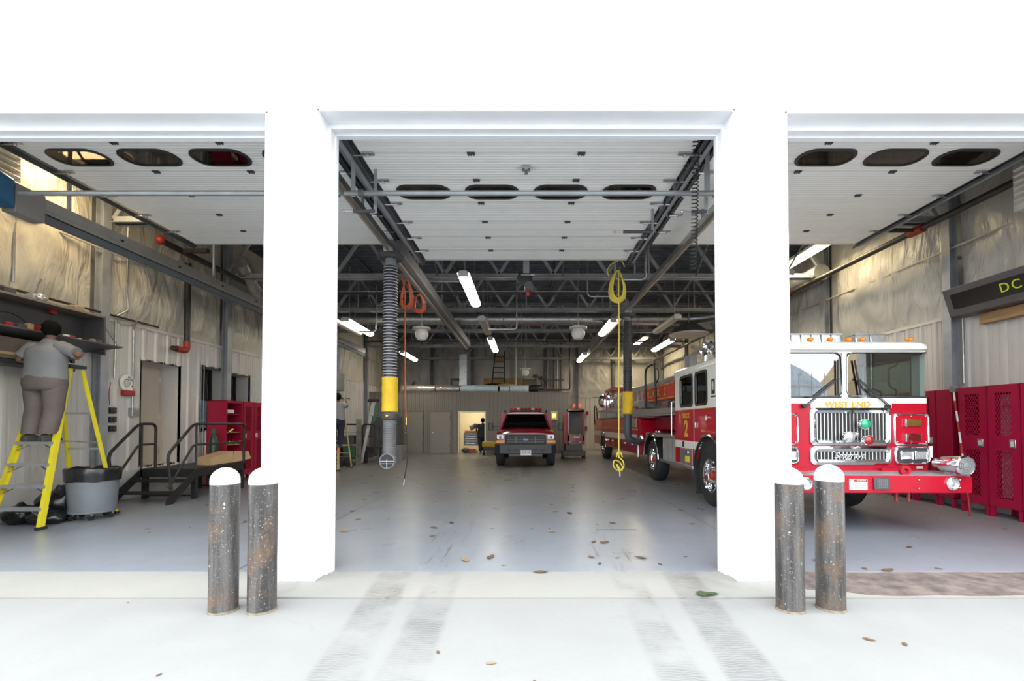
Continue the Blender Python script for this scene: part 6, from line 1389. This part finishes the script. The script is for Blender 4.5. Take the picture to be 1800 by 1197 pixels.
# far left things
t = T('wall_cabinet', 'grey metal cabinet on the left wall above the far ladder', 'cabinet', (-7.4,16.2,2.8)); MB().box(-7.65,-6.6,15.9,16.5,2.62,3.25).obj('case', M('cabinet_green_grey', (.20,.21,.19), .45), t, bevel=.01); MB().ball((-7.2,15.89,2.95),.03,8,6).obj('knob', GALV, t)
t = T('storage_rack', 'low rack with red and green crates behind the far ladder', 'rack', (-6.3,15.6,0))
for z in (.35,.75,1.15): MB().box(-6.9,-5.75,15.5,15.9,z-.02,z).obj('shelf', GALV, t)
for x in (-6.9,-5.79): MB().box(x,x+.04,15.5,15.9,0,1.6).obj('upright', GALV, t)
for i, (x, z, mm, lb_) in enumerate(((-6.75,.75,REDD,'upper red crate'),(-6.75,.35,REDD,'lower red crate'),(-6.25,.35,GREENP,'green crate'),(-6.3,.75,DGREY,'dark crate'),(-6.75,1.15,REDFIT,'orange red box'))):
    S1('crate', MB().box(x,x+.42,15.52,15.85,z,z+.30), mm, f'{lb_} on the low rack behind the far ladder', 'crate', bevel=.02)
for x in (-6.2,-5.95): S1('cart_wheel', MB().lathe([(.14,-.03),(.16,-.02),(.16,.02),(.14,.03)],(x,15.2,.17),(0,1,0),20), RUBBER, 'left cart wheel on the floor below the far ladder' if x < -6.1 else 'right cart wheel on the floor below the far ladder', 'wheel')
t = T('floor_squeegee', 'pale grey pole tool with a black head leaning upright by the far platform', 'tool', (-5.6,17.0,1.5)); MB().beam((-5.9,16.3,.05),(-5.72,16.9,2.0),.09,.06).obj('pole', LGREY, t); MB().beam((-5.74,16.8,1.75),(-5.66,16.95,2.32),.13,.10).obj('upper_body', M('tool_white', (.5,.52,.52), .4), t); MB().box(-5.88,-5.5,16.85,17.0,2.25,2.36).obj('head', BLACK, t); MB().beam((-5.66,16.85,1.5),(-5.58,16.9,2.15),.06,.08).obj('green_grip', GREENP, t)
S1('grey_cabinet', MB().box(-6.95,-5.7,20.3,20.9,0,1.75), STEELD, 'tall dark grey cabinet in the far left corner', 'cabinet', bevel=.01)
S1('steel_box', MB().box(-6.0,-5.0,18.3,19.0,0,.55), MGREY, 'low grey steel box behind the far platform', 'box', bevel=.01)
# mezzanine stores
Z0 = 3.0
t = T('strip_lamp', 'added warm lamp high in the far right corner, brightening the back wall', 'lamp', (5.9,23.4,5.7))  # lamp and housing added to brighten the back wall insulation
MB().box(5.75,6.05,22.3,24.5,5.72,5.78).obj('housing', LAMPW, t); MB().box(5.78,6.02,22.35,24.45,5.67,5.72).obj('diffuser', E('added_glow_back', (1,.82,.5), 8), t)
t = T('drop_duct', 'square silver duct dropping to the mezzanine left of the lit doorway', 'duct', (-3.1,22.6,4)); MB().box(-3.32,-2.95,22.55,22.85,3.32,4.9).obj('duct', GALV, t); MB().prism([(-3.34,22.5,3.28),(-2.93,22.5,3.28),(-3.0,22.5,3.05),(-3.2,22.5,3.0)],(0,.3,0)).obj('boot', FOIL, t); MB().box(-3.36,-2.91,22.5,22.88,3.27,3.33).obj('collar', BLACK, t); MB().box(-3.36,-2.91,22.52,22.88,4.55,4.58).obj('band', ALU, t)
S1('plywood_sheet', MB().box(-2.3,-.2,24.6,24.65,Z0,3.92).xf(Matrix()), PLY, 'large brown plywood sheet standing at the back of the mezzanine', 'board')
S1('hardboard_sheet', MB().box(-.2,.5,24.75,24.8,Z0,3.88), M('hardboard', (.22,.17,.12), .7), 'darker board beside the plywood sheet on the mezzanine', 'board')
def roll(x0, x1, y, z, r, mat, label, cat='roll', name='wrapped_roll'):
    m = MB(); n = 24; rr = []
    for k in range(n+1): rr.append((r*(1+.12*noise.noise(Vector((k*.7,x0,0)))), (x1-x0)*k/n))
    m.lathe([(r*.3,0)]+rr+[(r*.3,x1-x0)],(x0,y,z),(1,0,0),14); return S1(name, m, mat, label, cat)
roll(-6.1,-4.5,22.45,Z0+.17,.17,FOIL,'crumpled silver foil roll at the left end of the mezzanine edge'); roll(-4.45,-3.3,22.45,Z0+.17,.17,FOIL,'second silver foil roll, touching the drop duct')
roll(-3.2,-1.4,22.5,Z0+.18,.175,PALEB,'pale blue wrapped roll just right of the drop duct'); roll(-1.3,-.85,22.5,Z0+.16,.155,PALEB,'short pale blue wrapped roll above the pickup'); roll(-.80,.12,22.5,Z0+.17,.17,PALEB,'pale blue wrapped roll at the right, next to the black bag')
S1('timber_board', MB().box(-6.3,-3.6,22.75,22.95,Z0,Z0+.36), WOOD, 'brown timber board lying behind the foil rolls', 'board')
S1('black_stand', MB().holes('y',23.0,.05,-3.85,-3.3,3.0+.3,3.0+.75,[(-3.72,-3.3,3.42,3.62)]).box(-3.85,-3.80,23.0,23.05,3.0,3.3), BLACK, 'black frame standing on the mezzanine left of the drop duct', 'stand')
S1('tarpaulin', MB().ball((-1.7,23.1,Z0+.30),(.5,.3,.22),18,10), BLACK, 'black tarpaulin heap in front of the plywood', 'tarpaulin'); S1('sand_bag', MB().ball((-1.0,23.0,Z0+.36),(.55,.25,.12),18,10), CARD, 'tan sack lying on the wrapped rolls', 'sack')
S1('black_bag', MB().ball((.45,22.7,Z0+.20),(.45,.25,.20),18,10), BLACK, 'black bag on the mezzanine right of the pale blue rolls', 'bag')
S1('timber_bundle', MB().box(.6,1.7,22.4,22.6,Z0,Z0+.10), M('dark_timber', (.07,.055,.045), .7), 'dark timber bundle at the right end of the mezzanine', 'timber')
for i, (x, nm, lb_) in enumerate(((.55,'broom','broom with a bushy head leaning at the back of the mezzanine, left one'),(.85,'mop','mop with a dark head leaning at the back of the mezzanine, middle one'),(1.1,'broom','thin broom leaning at the back of the mezzanine, right one'))):
    t = T(nm, lb_, nm, (x,24,Z0)); MB().cyl((x,23.6,Z0),(x-.05,24.2,Z0+.95-.1*i),.02,n=8).obj('handle', BLACK, t); MB().ball((x-.05,24.2,Z0+.98-.1*i),(.16,.1,.10),12,8).obj('head', DGREY, t)
t = T('loft_ladder', 'dark ladder standing on the mezzanine up into the trusses', 'ladder', (-1.3,24,Z0))
for s_ in (-1,1): MB().beam((-1.45+s_*.34,23.2,Z0),(-1.40+s_*.24,24.2,5.3),.05,.04).obj('rail', BLACK, t)
for i in range(7): k = i/7; MB().beam((-1.45-.34+.10*k,23.2+k,Z0+.2+2.1*k),(-1.45+.34-.05*k,23.2+k,Z0+.2+2.1*k),.03,.04).obj('rung', BLACK, t)
MB().box(-1.62,-1.18,24.1,24.2,4.75,5.1).obj('top_plate', PLY, t)
pipe('vent_pipe', [(-.55,24.0,Z0),(-.55,24.0,6.0)], .045, LAMPW, 'pale vertical pipe in front of the plywood on the mezzanine')
pipe('black_pipe', [(2.15,22.4,5.9),(2.15,22.4,3.12),(1.0,22.4,3.12)], .035, BLACK, 'black pipe dropping at the right end of the mezzanine')
for i, x in enumerate((1.55,1.75,1.95)): pipe('riser_pipe', [(x,25.6,Z0),(x,25.6,6.0)], .05, [STEELD,GALV,STEELD][i], ['left','middle','right'][i]+' of three riser pipes at the back of the mezzanine')
pipe('back_pipe', [(1.3,25.4,3.9),(2.1,25.4,3.9)], .03, STEELD, 'short level pipe joining the risers at the mezzanine back')
S1('leaning_prop', MB().beam((-5.9,22.8,Z0),(-5.75,23.4,3.6),.10,.06), M('prop_brown', (.09,.05,.04), .6), 'brown prop leaning at the left of the mezzanine', 'timber')
t = T('fire_alarm', 'small dark box with a red light on the back wall, right of the exit sign', 'alarm', (3.5,26.0,2.0)); MB().box(3.42,3.56,26.0,26.1,1.95,2.15).obj('box', REDD, t); 
t = T('wall_switch', 'grey box on the back wall beside the ladder truck tail', 'switch box', (3.0,26.0,1.2)); MB().box(3.3,3.5,26.0,26.1,1.05,1.3).obj('box', STEELD, t)

# buildings across the street (seen mirrored in the windshields)
t = T('brick_building', 'tan brick building across the street, mirrored in the windshield', 'building', (30,-24,0))
MB().prism([(22.5,-22,-.1),(46,-22,-.1),(46,-22,9),(30,-22,8.2),(27,-22,6.0),(23.2,-22,3.6),(22.5,-22,3.6)],(0,-8,0)).obj('wall', M('tan_brick', (.52,.38,.22), .8, var=.2, vs=2), t)
for i in range(5): MB().box(25+i*4,26.4+i*4,-21.99,-21.9,1.5,3.4).obj('window', GDARK, t)
t = T('glass_atrium', 'glazed hall with a curved roof across the street, mirrored in the left windshield', 'building', (14,-24,0))
arc = [(7,0,-.1)]+[(7+15*k/12, 0, 3.2+2.9*math.sin(PI*(k+1.5)/15)) for k in range(13)]+[(22,0,-.1)]
MB().prism([(a,-22,c) for a,b,c in arc],(0,-9,0)).obj('glazing', M('atrium_glass', (.55,.64,.70), .12, .3, var=.3, vs=1), t)
fr = MB()
for k in range(9): fr.box(7.6+k*1.75-.06,7.6+k*1.75+.06,-21.95,-22.0,0,5.2)
for z in (1.4,2.8,4.2): fr.box(7,22,-21.94,-22,z,z+.10)
fr.obj('mullion', LGREY, t)

# ================================================================== LIGHT
w = bpy.data.worlds.new('sky'); S.world = w; w.use_nodes = True; nt = w.node_tree; bg = nt.nodes['Background']
tc = nt.nodes.new('ShaderNodeTexCoord'); n = nt.nodes.new('ShaderNodeTexNoise'); n.inputs['Scale'].default_value = 2.2; n.inputs['Detail'].default_value = 6
nt.links.new(tc.outputs['Generated'], n.inputs['Vector']); f = ramp(nt, n.outputs['Fac'], .42, .60)
c = mix(nt, f, (.84,.91,1.0), (1.0,.995,.97)); nt.links.new(c, bg.inputs['Color']); bg.inputs['Strength'].default_value = 4.4
def area(nm, loc, sx, sy, power, col=(1,.90,.74), rot=(0,0,0)):
    l = bpy.data.lights.new(nm, 'AREA'); l.shape = 'RECTANGLE'; l.size = sx; l.size_y = sy; l.energy = power; l.color = col
    o = bpy.data.objects.new(nm, l); COL.objects.link(o); o.location = loc; o.rotation_euler = rot; return o
LP = 20
for i, (x, y) in enumerate(((-1.3,10.5),(-5.35,14.5),(-1.3,17.8),(5.35,17.8),(5.35,10.4),(2.6,14.5),(2.6,21.1),(-5.35,20.7))):
    area('strip_lamp_light', (x,y,ZL-.02), .2, 2.2, LP)
area('warm_left_light', (-6.8,7.0,5.64), .9, .45, 48, (1,.76,.44)); area('warm_right_light', (6.7,10.8,5.42), .2, 2.2, 46, (1,.78,.45))
area('back_corner_fill', (5.9,23.4,5.6), .2, 2.0, 120, (1,.80,.46)); area('workroom_light', (-2.7,23.6,2.8), 1.0, .6, 55, (1,.88,.62))  # the back corner light is an added fill for the insulation there

cam = bpy.data.cameras.new('camera'); co = bpy.data.objects.new('camera', cam); COL.objects.link(co); S.camera = co
co.location = (0,0,EYE); co.rotation_euler = (PI/2+TH,0,0); cam.sensor_width = 36; cam.sensor_fit = 'HORIZONTAL'; cam.lens = 800/1800*36
cam.shift_x = -25/1800; cam.shift_y = (745-FPX*math.tan(TH)-598.5)/1800; cam.clip_start = .05
S.view_settings.view_transform = 'Standard'; S.view_settings.look = 'None'; S.view_settings.gamma = 1; S.view_settings.exposure = 0.32; S.view_settings.use_curve_mapping = False
